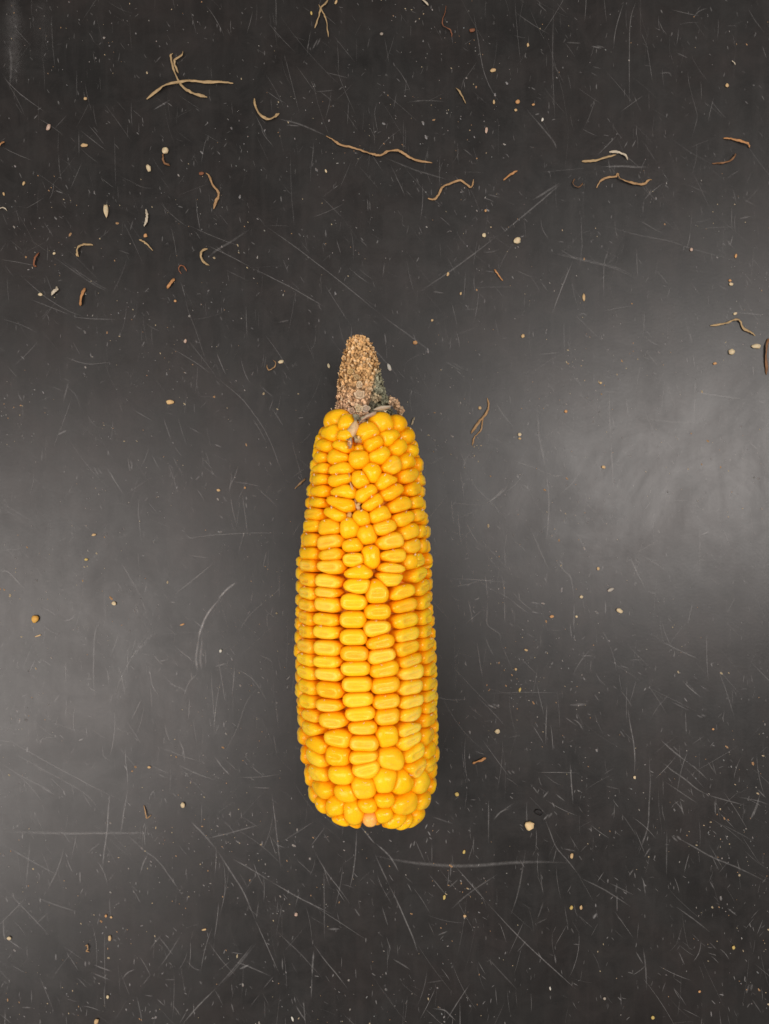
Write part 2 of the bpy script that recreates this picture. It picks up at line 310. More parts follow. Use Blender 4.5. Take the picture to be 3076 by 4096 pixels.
def sup(k, d):      # radius of a kernel's footprint in world direction d
    x = abs(np.dot(d, k['eu']))/k['a']; y = abs(np.dot(d, k['ev']))/k['b']; p = k['p']
    m = math.hypot(np.dot(d, k['eu']), np.dot(d, k['ev']))
    return m/max(1e-6, (x**p+y**p)**(1/p))
for k in K: k['p'] = 2.2 if k['kind'] == 'r' else 2.55
PP = np.array([k['P'] for k in K])
NA = 30
def build_kernel(idx, na=NA, simple=False):
    k = K[idx]; a, b = (k['a']*1.15, k['b']*1.10) if idx > 19 else (k['a']*1.12, k['b']*1.1)
    dist = np.linalg.norm(PP-k['P'], axis=1)
    nb = [j for j in np.argsort(dist)[1:14] if dist[j] < .30]
    ph = np.linspace(0, 2*np.pi, na, endpoint=False); c, s = np.cos(ph), np.sin(ph)
    r0 = 1/((abs(c)/a)**k['p']+(abs(s)/b)**k['p'])**(1/k['p'])
    acc = r0**-14.
    for j in nb:
        d3 = PP[j]-k['P']; x, y = np.dot(d3, k['eu']), np.dot(d3, k['ev']); dd = math.hypot(x, y)
        if dd < 1e-4 or np.dot(K[j]['n'], k['n']) < .3: continue
        w = d3/np.linalg.norm(d3); ri, rj = sup(k, w), sup(K[j], w)
        cut = dd*ri/(ri+rj)+.0004
        if cut > ri*1.5: continue
        cs = (x*c+y*s)/dd
        lim = np.where(cs > .05, cut/np.maximum(cs, .05), 1e3)
        acc = acc+np.maximum(lim, 1e-3)**-14.
    r = acc**(-1/14.)
    for _ in range(1): r = .25*np.roll(r, 1)+.5*r+.25*np.roll(r, -1)
    rnd = k['kind'] == 'r'
    pw = 2.1 if rnd else (2.5 if k['kind'] == 'm' else 2.8)
    hc = (.88 if rnd else .74)*min(a, b*1.25)*(1 if rnd else 1)
    rings = [.18, .34, .48, .60, .70, .79, .87, .935, .98, 1.0]
    vs = []; tn = []
    seed = Vector((idx*3.17, idx*1.3, 5.))
    dx = random.uniform(-.12, .12); dy = random.uniform(-.22, .08); dl = random.uniform(.42, .62); dw = random.uniform(.20, .30)
    dep = {'p': random.uniform(.14, .24), 'd': random.uniform(.14, .30), 'm': random.uniform(0.0, .12), 'r': 0}[k['kind']]*k['b']
    pale = {'p': 1.3, 'd': random.choice([.25, .4, .5, .6, .75, 1.0]), 'm': random.uniform(.0, .45), 'r': random.uniform(0, .12)}[k['kind']]
    asym = random.uniform(-.06, .06); asym2 = random.uniform(-.08, .08)
    def surf(sc, q):
        x, y = r[q]*sc*c[q], r[q]*sc*s[q]
        h = -hc*(1-(max(0, 1-sc**pw))**(1/pw))
        ua, vb = x/a, y/b
        m_ = math.exp(-(abs((ua-dx)/dl))**4-((vb-dy)/dw)**2)
        ringm = math.exp(-(abs((ua-dx)/(dl*1.35)))**4-(abs((vb-dy)/(dw*2.1)))**4)
        h -= dep*m_*1.3
        h += dep*.35*(ringm-m_)
        nn = noise.noise(Vector((x*22, y*22, 0))+seed)
        h += nn*.0028+asym*x*1.1+asym2*y
        dent = pale*(.75*ringm*(1-.45*m_)+.1*nn)+ (.0 if rnd else .0)
        return x, y, h, max(0, min(1, dent))
    x, y, h, de = surf(0, 0); vs.append((0, 0, h)); tn.append((de, 0, k['tone'], k.get('pink', 1)))
    for sc in rings:
        for q in range(na):
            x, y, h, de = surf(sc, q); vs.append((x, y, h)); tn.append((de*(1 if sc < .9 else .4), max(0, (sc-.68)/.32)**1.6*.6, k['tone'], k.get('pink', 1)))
    for zz, tp in ((.30, .985), (.60, .90), (1.0, .74), (1.4, .58)):
        for q in range(na):
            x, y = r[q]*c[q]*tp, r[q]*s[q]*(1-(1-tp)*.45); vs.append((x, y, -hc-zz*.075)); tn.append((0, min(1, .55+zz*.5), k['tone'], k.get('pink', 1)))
    V = np.array(vs); Wd = k['P']+V[:, :1]*k['eu']+V[:, 1:2]*k['ev']+V[:, 2:]*k['n']
    F = [(0, 1+q, 1+(q+1) % na) for q in range(na)]
    nr = len(rings)+4
    for rr in range(nr-1):
        o0, o1 = 1+rr*na, 1+(rr+1)*na
        F += [(o0+q, o1+q, o1+(q+1) % na, o0+(q+1) % na) for q in range(na)]
    k['top'] = Wd[0]; k['r90'] = r[na//4]
    return Wd, F, tn, r

ear = bpy.data.objects.new('corn_ear', None); COL.objects.link(ear)
tag(ear, 'ear of dried yellow corn with a bare brown cob tip lying on the black tabletop', 'corn ear')
ear.location = (PXC[150], 0, 0)
off = np.array([PXC[150], 0, 0])
def part(name, V, F, mat, attr, parent=ear, smooth=True):
    return mesh_obj(name, np.asarray(V)-off, F, mat, parent, smooth, {'tone': attr})
big = ([], [], [])
for idx in range(len(K)):
    Wd, F, tn, r = build_kernel(idx, NA if K[idx]['vis'] else 16)
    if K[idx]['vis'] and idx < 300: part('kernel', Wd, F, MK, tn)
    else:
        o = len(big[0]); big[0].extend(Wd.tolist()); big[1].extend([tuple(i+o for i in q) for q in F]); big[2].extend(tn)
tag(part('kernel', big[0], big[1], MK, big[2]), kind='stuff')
print('KERNELS visible', NV, 'all', len(K))

# cob core with the bare tip
TIP = [(1344, 1434, 4), (1347, 1434, 26), (1358, 1434, 40), (1383, 1437, 48), (1410, 1439, 60), (1432, 1440, 69), (1465, 1439, 77), (1499, 1439, 81),
       (1530, 1440, 86), (1565, 1444, 94), (1600, 1449, 100), (1640, 1455, 108), (1700, 1460, 138), (1800, 1464, 172), (2000, 1461, 200), (2400, 1459, 228),
       (2900, 1470, 234), (3150, 1484, 205), (3230, 1487, 150), (3260, 1488, 60), (3262, 1488, 4)]
tp = dens(TIP, 260)
TYs = tp[:, 0]; cy = -(tp[:, 0]-2048)*kk; cx = (tp[:, 1]-1538)*kk; cr = tp[:, 2]*kk
def cob_tone(sx, sy, rnd, th):
    tan = np.array([.86, .54, .24]); pink = np.array([.90, .62, .42]); dark = np.array([.34, .17, .06]); mold = np.array([.38, .37, .25]); pale = np.array([.95, .76, .50])
    c = tan.copy()
    f = min(1, max(0, (sy-1520)/90)); c = c*(1-f*.8)+pink*f*.8
    if rnd < .22: c = c*.35+dark*.65
    elif rnd > .8: c = c*.4+pale*.6
    ml = (sx-(1498-(sy-1470)*.16))/16; ml = min(1, max(0, ml))*min(1, max(0, (sy-1455)/40))
    c = c*(1-ml)+mold*ml*(0.6+.8*rnd)
    if sy > 1720: c = np.array([1.7, .62, .06])*(.8+.4*rnd)
    return c
V = []; F = []; A = []; nth = 96
for i in range(len(cy)):
    for j in range(nth):
        th = 2*math.pi*j/nth; s, c = math.sin(th), math.cos(th)
        nn = noise.noise(Vector((cx[i]+cr[i]*s, cy[i], cr[i]*c))*38)*.014+noise.noise(Vector((cx[i]+cr[i]*s, cy[i], cr[i]*c))*14)*.010
        r = cr[i]+nn*min(1, cr[i]/.04)-.013
        V.append((cx[i]+r*s, cy[i], ZAX+r*c))
        A.append((*(cob_tone(1538+(cx[i]+r*s)/kk, TYs[i], random.random()*.5+.25, th)*(.75 if TYs[i] < 1720 else .5)), 1))
for i in range(len(cy)-1):
    for j in range(nth):
        F.append((i*nth+j, i*nth+(j+1) % nth, (i+1)*nth+(j+1) % nth, (i+1)*nth+j))
part('cob', V, F, MCOB, A)
# chaff scales on the bare tip
def flake(P, eu, ev, n, w, l, curl, lift, tone, V, F, A, nx=4, ny=4):
    o = len(V)
    for iy in range(ny+1):
        t = iy/ny; ww = w*math.sin(math.pi*(.16+.74*t))**.8
        for ix in range(nx+1):
            q = ix/nx*2-1
            h = lift*t*t*l + curl*(q*q)*w*(.4+t) + random.uniform(-.06, .06)*w
            p = P+eu*(q*ww)+ev*(t*l-l*.35)+n*h
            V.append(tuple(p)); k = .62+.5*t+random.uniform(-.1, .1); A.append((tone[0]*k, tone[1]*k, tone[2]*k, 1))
    for iy in range(ny):
        for ix in range(nx):
            F.append((o+iy*(nx+1)+ix, o+iy*(nx+1)+ix+1, o+(iy+1)*(nx+1)+ix+1, o+(iy+1)*(nx+1)+ix))
V = []; F = []; A = []
nscale = 0
while nscale < 2700:
    i = random.randrange(2, 175)
    if TYs[i] > 1735: continue
    if random.random() > cr[i]/.1+.15: continue
    th = random.uniform(-math.pi, math.pi); s, c = math.sin(th), math.cos(th)
    P = np.array([cx[i]+cr[i]*s, cy[i], ZAX+cr[i]*c]); n = np.array([s, .15, c]); n /= np.linalg.norm(n)
    eu = np.array([c, 0, -s]); ev = np.cross(n, eu)
    a = random.gauss(0, 1.1); eu, ev = eu*math.cos(a)+ev*math.sin(a), ev*math.cos(a)-eu*math.sin(a)
    sx = 1538+PX*P[0]*H/(H-P[2]); sy = 2048-PX*P[1]*H/(H-P[2])
    w = random.uniform(.004, .0085); l = random.uniform(.007, .012)
    flake(P-n*random.uniform(.0, .008), eu, ev, n, w, l, random.uniform(.1, 1.0), random.uniform(-.3, .3), cob_tone(sx, sy, random.random(), th), V, F, A, 3, 3)
    nscale += 1
for (x, y, hw, hh, z, tone, nf) in [(1105, 905, 34, 52, .365, (.80, .58, .38), 22), (1160, 955, 36, 48, .345, (.74, .50, .30), 22), (1222, 1035, 34, 34, .325, (.74, .50, .30), 16),
        (925, 880, 52, 45, .40, (.52, .42, .26), 26), (1010, 885, 45, 58, .385, (.34, .34, .23), 24), (960, 790, 60, 45, .375, (.36, .36, .25), 26), (880, 960, 40, 35, .40, (.14, .13, .09), 12),
        (690, 1110, 45, 30, .445, (.40, .37, .26), 14), (600, 1425, 22, 60, .475, (.85, .50, .22), 12), (700, 1370, 34, 38, .46, (.95, .62, .22), 8)]:
    sx, sy = src('T1', x, y); px, py = wpt(sx, sy, z); k = (H-z)/H/PX/3.02
    for q in range(nf):
        a = random.uniform(0, 6.28); rr = random.random()**.5; dx, dy = math.cos(a)*rr, math.sin(a)*rr
        n = np.array([dx*.8, dy*.8, 1.]); n /= np.linalg.norm(n); eu = np.cross(np.array([0, 1., 0]), n); eu /= np.linalg.norm(eu); ev = np.cross(n, eu)
        b_ = random.uniform(-3, 3); eu, ev = eu*math.cos(b_)+ev*math.sin(b_), ev*math.cos(b_)-eu*math.sin(b_)
        g = random.uniform(.5, 1.15); flake(np.array([px+dx*hw*k, py+dy*hh*k, z+.006-.03*rr*rr]), eu, ev, n, random.uniform(.004, .007), random.uniform(.007, .012), random.uniform(.2, 1.0), random.uniform(-.2, .6), [c*g for c in tone], V, F, A, 3, 3)
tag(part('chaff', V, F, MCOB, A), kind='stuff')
# larger cupped glumes on the front of the tip (seed sockets) and husk bits between top kernels
def cup(t, x, y, rad, tone, lift=.006):
    sx, sy = src(t, x, y)
    i = int(np.argmin(abs(2048-PX*cy*H/(H-ZAX-cr)-sy))); xx = (sx-1538)*(H-ZAX-cr[i])/H/PX
    th = math.asin(max(-.95, min(.95, (xx-cx[i])/cr[i]))); s, c = math.sin(th), math.cos(th)
    P = np.array([cx[i]+(cr[i]+lift)*s, cy[i], ZAX+(cr[i]+lift)*c]); n = np.array([s, .1, c]); eu = np.array([c, 0, -s]); ev = np.cross(n, eu)
    V = []; F = []; A = []; na = 18; prof = [(0, .25), (.3, .2), (.55, .0), (.75, .25), (.92, .55), (1.05, .35), (1.1, -.5)]
    for sc, h in prof:
        for q in range(na):
            a = 2*math.pi*q/na; wob = 1+.55*noise.noise(Vector((math.cos(a)*1.3+x, math.sin(a)*1.3+y, sc*.7)))
            p = P+eu*math.cos(a)*rad*sc*wob+ev*math.sin(a)*rad*.85*sc*wob+n*(h*rad*1.0*(1+1.1*noise.noise(Vector((a*2, x, sc)))))
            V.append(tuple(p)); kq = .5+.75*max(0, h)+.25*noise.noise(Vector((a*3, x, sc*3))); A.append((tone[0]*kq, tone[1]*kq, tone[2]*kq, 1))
    for rr in range(len(prof)-1):
        F += [(rr*na+q, (rr+1)*na+q, (rr+1)*na+(q+1) % na, rr*na+(q+1) % na) for q in range(na)]
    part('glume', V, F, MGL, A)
for (x, y, r, tone) in [(722, 850, .019, (.74, .55, .36)), (720, 722, .013, (.76, .57, .36)), (630, 1025, .013, (.64, .44, .30)), (715, 1022, .014, (.72, .56, .34)),
                        (800, 1018, .014, (.70, .56, .42)), (620, 550, .011, (.68, .44, .18)), (690, 640, .012, (.62, .42, .2))]:
    cup('T1', x, y, r, tone)
def seed_bit(t, x, y, hw, hh, tilt, tone, z, name='glume'):
    """papery bract or undeveloped kernel wedged between kernels"""
    sx, sy = src(t, x, y); px, py = wpt(sx, sy, z); k = (H-z)/H/PX/TILES[t][2]
    V = []; F = []; A = []; na = 16; prof = [(0, 1), (.35, .93), (.6, .8), (.82, .55), (.95, .3), (1, 0), (.8, -.6)]
    ca, sa = math.cos(math.radians(tilt)), math.sin(math.radians(tilt))
    for sc, h in prof:
        for q in range(na):
            a = 2*math.pi*q/na; wob = 1+.42*noise.noise(Vector((math.cos(a)*1.5+x, math.sin(a)*1.5+y, sc)))
            lx, ly = math.cos(a)*hw*k*sc*wob*(1-.25*math.sin(a)), math.sin(a)*hh*k*sc*wob
            V.append((px+lx*ca-ly*sa, py+lx*sa+ly*ca, z-.02+h*.02*(1+.25*noise.noise(Vector((lx*90, ly*90, x))))))
            g = .85+.25*random.random(); A.append((tone[0]*g, tone[1]*g, tone[2]*g, 1))
    for rr in range(len(prof)-1):
        F += [(rr*na+q, (rr+1)*na+q, (rr+1)*na+(q+1) % na, rr*na+(q+1) % na) for q in range(na)]
    return part(name, V, F, MGL, A)
TANB = (.66, .46, .24); GRY = (.33, .29, .20)
BITS = [('T1', 642, 1250, 62, 108, -20, TANB, .455), ('T1', 835, 1085, 95, 30, 25, (.44, .33, .24), .445), ('T1', 990, 993, 105, 28, 8, (.46, .38, .28), .44),
          ('T1', 1105, 905, 38, 52, 15, (.44, .30, .19), .36), ('T1', 1165, 945, 40, 50, 30, (.44, .31, .20), .34), ('T1', 1215, 1005, 38, 42, 20, (.46, .32, .20), .32),
          ('T1', 600, 1420, 20, 65, 8, (.42, .28, .18), .475), ('T1', 700, 1372, 40, 42, 0, (.55, .38, .14), .46), ('T1', 930, 880, 42, 42, 0, (.42, .32, .18), .39),
          ('T1', 1010, 880, 38, 50, 0, (.30, .30, .20), .38), ('T1', 900, 960, 40, 35, 0, (.07, .07, .045), .39),
          ('T1', 680, 1100, 40, 28, 20, GRY, .44), ('T1', 760, 1115, 42, 24, 25, GRY, .44),
          ('T2', 712, 960, 22, 45, 30, (.62, .42, .20), .49), ('T2', 725, 940, 20, 28, -30, (.66, .44, .18), .495), ('T2', 632, 1045, 32, 30, 0, (.68, .42, .12), .49),
          ('T2', 655, 760, 15, 48, 20, (.66, .44, .24), .485), ('T2', 630, 640, 12, 40, 10, (.66, .36, .12), .475), ('T2', 690, 905, 18, 32, 0, (.50, .26, .10), .48),
          ('T2', 640, 295, 22, 55, -5, (.42, .30, .22), .475), ('T2', 700, 270, 30, 35, 30, (.48, .36, .20), .465)]
for a in BITS:
    seed_bit(*a)
# pale silk scars and hairs at the upper edge of kernels
V = []; F = []; A = []
for k in K[:NV]:
    if k['n'][2] < .25 or random.random() < .12: continue
    base = k['top']+k['ev']*k['b']*random.uniform(.5, .8)+k['eu']*k['a']*random.uniform(-.25, .15)-k['n']*k['b']*.10
    for q in range(random.choice([2, 3, 4])):
        d = k['eu']*random.gauss(0, .7)+k['ev']*random.uniform(.2, 1)+k['n']*random.uniform(.1, .9); d /= np.linalg.norm(d)
        sd = np.cross(d, k['n']); sd /= max(1e-6, np.linalg.norm(sd)); l = random.uniform(.005, .013); w = random.uniform(.0006, .0013); o = len(V)
        V += [tuple(base-sd*w), tuple(base+sd*w), tuple(base+d*l*.6+sd*w*.6), tuple(base+d*l), tuple(base+d*l*.6-sd*w*.6), tuple(base+d*l*.3+k['n']*w*2)]
        F += [(o, o+1, o+5), (o+1, o+2, o+5), (o+2, o+3, o+5), (o+3, o+4, o+5), (o+4, o, o+5)]; A += [(.82, .66, .42, 1)]*6
tag(part('silk_hair', V, F, MGL, A), kind='stuff')

# ------------------------------------------------------------------ dried silk strands and husk strips
TN = (.36, .22, .105); OL = (.38, .27, .14); OR = (.42, .21, .085); BR = (.20, .10, .045); PL = (.50, .44, .34); RD = (.22, .085, .04)
def smooth_path(p, n=10):
    p = [np.array(q, float) for q in p]; out = []
    if len(p) == 2: return [p[0]+(p[1]-p[0])*t for t in np.linspace(0, 1, n)]
    P = [2*p[0]-p[1]]+p+[2*p[-1]-p[-2]]
    for i in range(1, len(P)-2):
        for t in np.linspace(0, 1, n, endpoint=False):
            a, b, c, d = P[i-1], P[i], P[i+1], P[i+2]
            out.append(.5*((2*b)+(-a+c)*t+(2*a-5*b+4*c-d)*t*t+(-a+3*b-3*c+d)*t**3))
    out.append(p[-1]); return out
def strand(name, tile, pts, w, col, label, cat, group=None, w1=None, lift=.012, parent=None):
    sc = TILES[tile][2]; path = smooth_path([src(tile, *p) for p in pts], 9); n = len(path)
    w1 = w1 or w; V = []; F = []; A = []; na = 8; sd = random.random()*50
    W3 = [np.array([*wpt(p[0]+2.2*noise.noise(Vector((j*.45, sd, 0))), p[1]+2.2*noise.noise(Vector((j*.45, sd, 7)))), 0]) for j, p in enumerate(path)]
    for i, p in enumerate(W3):
        t = i/(n-1); d = W3[min(n-1, i+1)]-W3[max(0, i-1)]; d /= max(1e-9, np.linalg.norm(d)); sdv = np.array([-d[1], d[0], 0])
        ww = (w+(w1-w)*t)/sc/PX/2*(1+.42*noise.noise(Vector((i*.16+sd, 0, 0)))+.07*noise.noise(Vector((i*1.1+sd, 4, 0)))) * min(1, .4+t*6, .3+(1-t)*9)
        z = ww*.55+lift*(.5+.5*noise.noise(Vector((t*2.3, sd, 3))))*math.sin(math.pi*min(1, max(0, t)))
        tw = 1.5*noise.noise(Vector((i*.10, sd, 9)))
        for q in range(na):
            a = 2*math.pi*q/na; lx = math.cos(a)*ww; lz = math.sin(a)*ww*.4*(1-.5*abs(math.cos(a)))
            lx, lz = lx*math.cos(tw)-lz*math.sin(tw), lx*math.sin(tw)+lz*math.cos(tw)
            v_ = p+sdv*lx; V.append((v_[0], v_[1], max(.0006, z+lz+.002)))
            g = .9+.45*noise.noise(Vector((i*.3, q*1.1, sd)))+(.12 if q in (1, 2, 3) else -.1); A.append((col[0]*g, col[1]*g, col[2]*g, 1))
    for i in range(n-1):
        F += [(i*na+q, i*na+(q+1) % na, (i+1)*na+(q+1) % na, (i+1)*na+q) for q in range(na)]
    F.append(tuple(range(na))[::-1]); F.append(tuple((n-1)*na+q for q in range(na)))
    c = np.array(V).mean(0); c[2] = 0
    o = mesh_obj(name, np.array(V)-c, F, MSILK, parent, True, {'tone': A}); o.location = c
    if not parent: tag(o, label, cat, group)
    return o
GS = 'dried silk strands scattered on the tabletop'
ST = [
 ('U1', [(975, 662), (1040, 615), (1110, 570), (1200, 553), (1270, 542), (1380, 552), (1470, 550), (1552, 556)], 20, OL, 'long gently arched tan silk strand crossed by a thinner curved one', 18),
 ('U1', [(1150, 358), (1138, 375), (1150, 440), (1175, 515), (1215, 580), (1270, 620), (1330, 640), (1378, 648)], 13, OL, 'curved silk strand lying across the long arched strand at upper left', 20),
 ('U1', [(1218, 342), (1210, 375), (1170, 405), (1165, 440), (1187, 487)], 13, OL, 'short hooked silk piece beside the upper end of the crossing curved strand', 15),
 ('U4', [(1370, -13), (1395, 17), (1415, 72), (1450, 112), (1453, 147), (1437, 180), (1420, 228)], 11, TN, 'thin tan silk strand thickening toward its lower end, beside a reddish crumb', 21),
 ('U2', [(28, 655), (38, 710), (70, 770), (120, 797), (160, 785), (195, 755)], 15, OL, 'U-shaped tan silk strand at the start of the long faint scratch', 20),
 ('U2', [(505, 905), (550, 930), (600, 965), (700, 990), (790, 1022), (850, 1038), (880, 1035), (920, 1012), (980, 1008), (1010, 1020), (1060, 1050), (1120, 1072), (1210, 1083)], 13, TN, 'longest wavy tan silk strand, above the cob tip and left of the zigzag strand', 18),
 ('U5', [(1180, 158), (1225, 165), (1255, 130), (1280, 85), (1330, 62), (1395, 40), (1430, 62), (1465, 85), (1480, 60), (1485, 30)], 18, TN, 'zigzag tan silk strand with an upturned end, just right of the longest one', 11),
 ('U2', [(1368, 585), (1400, 630), (1435, 692)], 12, OL, 'short straight tan silk piece above the zigzag strand', 9),
 ('U2', [(1303, 40), (1295, 90), (1278, 140), (1285, 180), (1330, 205), (1342, 250)], 6, RD, 'thin reddish hair-like strand near the top edge, right of centre', 8),
 ('U2', [(520, 0), (500, 35), (475, 55), (455, 125), (430, 190)], 12, OL, 'olive tan strand entering from the top edge and forking downward', 12),
 ('U2', [(455, 35), (490, 100), (510, 160), (522, 250)], 9, OL, 'thin pale strand crossing the forked strand at the top edge', 9),
 ('U3', [(503, 998), (570, 998), (640, 980), (715, 958)], 17, OL, 'straight pale tan strand touching the underside of a whitish hooked piece', 12),
 ('U3', [(672, 940), (730, 945), (770, 965), (788, 990)], 17, PL, 'whitish bent strand resting on the end of a straight tan strand', 9),
 ('U3', [(595, 1163), (620, 1120), (660, 1100), (710, 1095), (722, 1080), (735, 1105), (790, 1130), (850, 1142), (890, 1140), (915, 1115), (935, 1110)], 13, TN, 'double-arched tan strand with a kink in its middle, upper right area', 15),
 ('U3', [(1378, 855), (1430, 862), (1500, 885), (1530, 898), (1540, 915)], 17, OR, 'orange brown strand at upper right near the right edge', 10),
 ('U3', [(1310, 1012), (1360, 1012), (1410, 1000), (1440, 975), (1455, 952)], 12, BR, 'dull brown curved strand just below the orange one at right', 14),
 ('U3', [(20, 1115), (60, 1085), (108, 1055)], 14, OR, 'short straight orange stick between the zigzag strand and a small brown curl', 14),
 ('U3', [(462, 1105), (448, 1130), (460, 1155), (490, 1158), (510, 1130)], 7, BR, 'small faint brown curl left of the double-arched strand', 7),
 ('U6', [(1296, 932), (1350, 925), (1400, 915), (1440, 898), (1475, 900), (1500, 950), (1540, 970), (1575, 993)], 14, OL, 'tan strand bent downward at its right half, by the right edge', 14),
 ('U6', [(1655, 1010), (1642, 1050), (1638, 1130), (1643, 1235)], 15, BR, 'brown strand running down the extreme right edge', 15),
 ('U4', [(970, 228), (980, 270), (975, 310), (960, 343)], 15, PL, 'whitish crescent strand at left, right of the straw-coloured chunk', 20),
 ('U4', [(925, 430), (965, 452), (1000, 485), (1018, 505)], 13, OL, 'short tapering tan strand below the whitish crescent', 7),
 ('U4', [(620, 467), (560, 465), (525, 485), (518, 520), (522, 545)], 14, OL, 'right-angle bent tan strand in the left area', 17),
 ('U4', [(1380, 490), (1345, 510), (1338, 545), (1355, 580), (1390, 602)], 17, OL, 'C-shaped tan strand where two long scratches meet, left of the tip', 15),
 ('U4', [(262, 515), (238, 560), (230, 600), (245, 610)], 14, RD, 'reddish brown short strand near the left edge', 14),
 ('U4', [(1240, 640), (1225, 610), (1200, 605), (1190, 630), (1208, 660)], 10, RD, 'small reddish arch-shaped curl below left of the C-shaped strand', 6),
 ('U5', [(113, 1262), (125, 1298), (165, 1275), (172, 1250), (155, 1230)], 8, TN, 'thin looped curl to the left of the cob tip', 8),
 ('U5', [(1622, 628), (1650, 670), (1680, 705)], 11, OR, 'short orange brown sliver right of and above the cob tip', 8),
 ('V2', [(194, 120), (200, 165), (185, 205), (150, 245), (110, 305)], 8, TN, 'thick-ended bent tan strand to the right of the ear shoulder', 17),
 ('V2', [(172, 215), (165, 260), (160, 290), (125, 325), (117, 370)], 8, TN, 'thin wavy strand hanging below the thick-ended one right of the ear', 8),
 ('V4', [(118, 850), (150, 835), (187, 820)], 16, OR, 'short brown stick to the right of the lower ear', 13),
 ('V3', [(833, 1185), (845, 1230), (853, 1255), (875, 1240)], 7, TN, 'thin hooked strand at lower left of the ear', 7),
 ('W1', [(378, 645), (390, 640), (392, 655), (385, 665), (398, 672)], 5, TN, 'tiny S-shaped strand in the lower left corner area', 5),
 ('T1', [(1385, 1115), (1368, 1150), (1345, 1215)], 14, (.40, .33, .22), 'small dry bract standing at the right shoulder of the ear', 24),
 ('T2', [(75, 780), (130, 730), (185, 675)], 16, TN, 'thin tan strand poking out from under the left side of the ear', 22),
 ('U3', [(1430, 378), (1440, 392), (1452, 403)], 7, PL, 'tiny pale sliver near the upper right corner', 5),
 ('U1', [(-5, 975), (15, 958), (32, 942)], 13, OR, 'orange strand stub at the left edge, upper part', 10),
 ('U4', [(0, 225), (30, 222), (50, 238)], 14, PL, 'pale pointed sliver at the left edge, level with the straw-coloured chunk', 5),
 ('U2', [(1145, 0), (1165, 22), (1185, 40)], 12, PL, 'beige sliver at the top edge, right of the forked strand', 14),
 ('U1', [(1085, 1020), (1088, 1065), (1100, 1095), (1132, 1100)], 12, BR, 'brown curl wrapped beneath a cream crumb at upper left', 16),
 ('U4', [(378, 742), (382, 765), (362, 780), (345, 802)], 18, PL, 'whitish comma-shaped husk flake near the left edge', 22),
]
for t, pts, w, c, lab, w1 in ST:
    strand('silk_strand', t, pts, w, c, lab, 'silk strand', GS, w1)
GH = 'torn husk strips on the left side'
strand('husk_strip', 'U4', [(1162, 690), (1140, 720), (1112, 755)], 20, OR, 'short wide orange husk strip below the reddish curl', 'husk strip', GH, 20)
strand('husk_strip', 'U4', [(568, 752), (550, 800), (535, 870)], 16, OR, 'club-shaped tan husk strip, wider at its lower end', 'husk strip', GH, 30)

# ------------------------------------------------------------------ crumbs
CRM = (.68, .56, .36); CTN = (.60, .42, .22); PNK = (.55, .40, .32); WHT = (.66, .63, .56); ORG = (.58, .32, .14); YEL = (.60, .45, .15); GLD = (.74, .42, .09)
def crumb(tile, x, y, w, h, col, label, tilt=0, thick=.5, name='crumb', cat='crumb', group='crumbs scattered on the tabletop', chip=False):
    sx, sy = src(tile, x, y); px, py = wpt(sx, sy); k = 1/TILES[tile][2]/PX/2*.97
    bm = bmesh.new(); bmesh.ops.create_icosphere(bm, subdivisions=2, radius=1)
    sd = Vector((x*.37, y*.21, 1)); m = min(w, h)*k; A = []
    ca, sa = math.cos(math.radians(tilt)), math.sin(math.radians(tilt))
    for v_ in bm.verts:
        c = v_.co; d = 1+.34*noise.noise(c*1.4+sd)+.14*noise.noise(c*4+sd)
        if chip: d *= 1/(abs(c.x)**3.2+abs(c.y)**3.2+abs(c.z)**3.2)**(1/3.2)*.93
        X_, Y_ = c.x*d*w*k, c.y*d*h*k
        g = .86+.3*noise.noise(c*2.2+sd); A.append((col[0]*g, col[1]*g, col[2]*g, 1))
        v_.co = (X_*ca-Y_*sa, X_*sa+Y_*ca, max(-.0005, m*thick+c.z*d*m*thick*1.1))
    me = bpy.data.meshes.new(name); bm.to_mesh(me); bm.free()
    a = me.color_attributes.new('tone', 'FLOAT_COLOR', 'POINT'); a.data.foreach_set('color', np.array(A, dtype=np.float32).ravel())
    me.polygons.foreach_set('use_smooth', [True]*len(me.polygons)); me.materials.append(MCR)
    o = bpy.data.objects.new(name, me); COL.objects.link(o); o.location = (px, py, .0006)
    tag(o, label, cat, group); return o
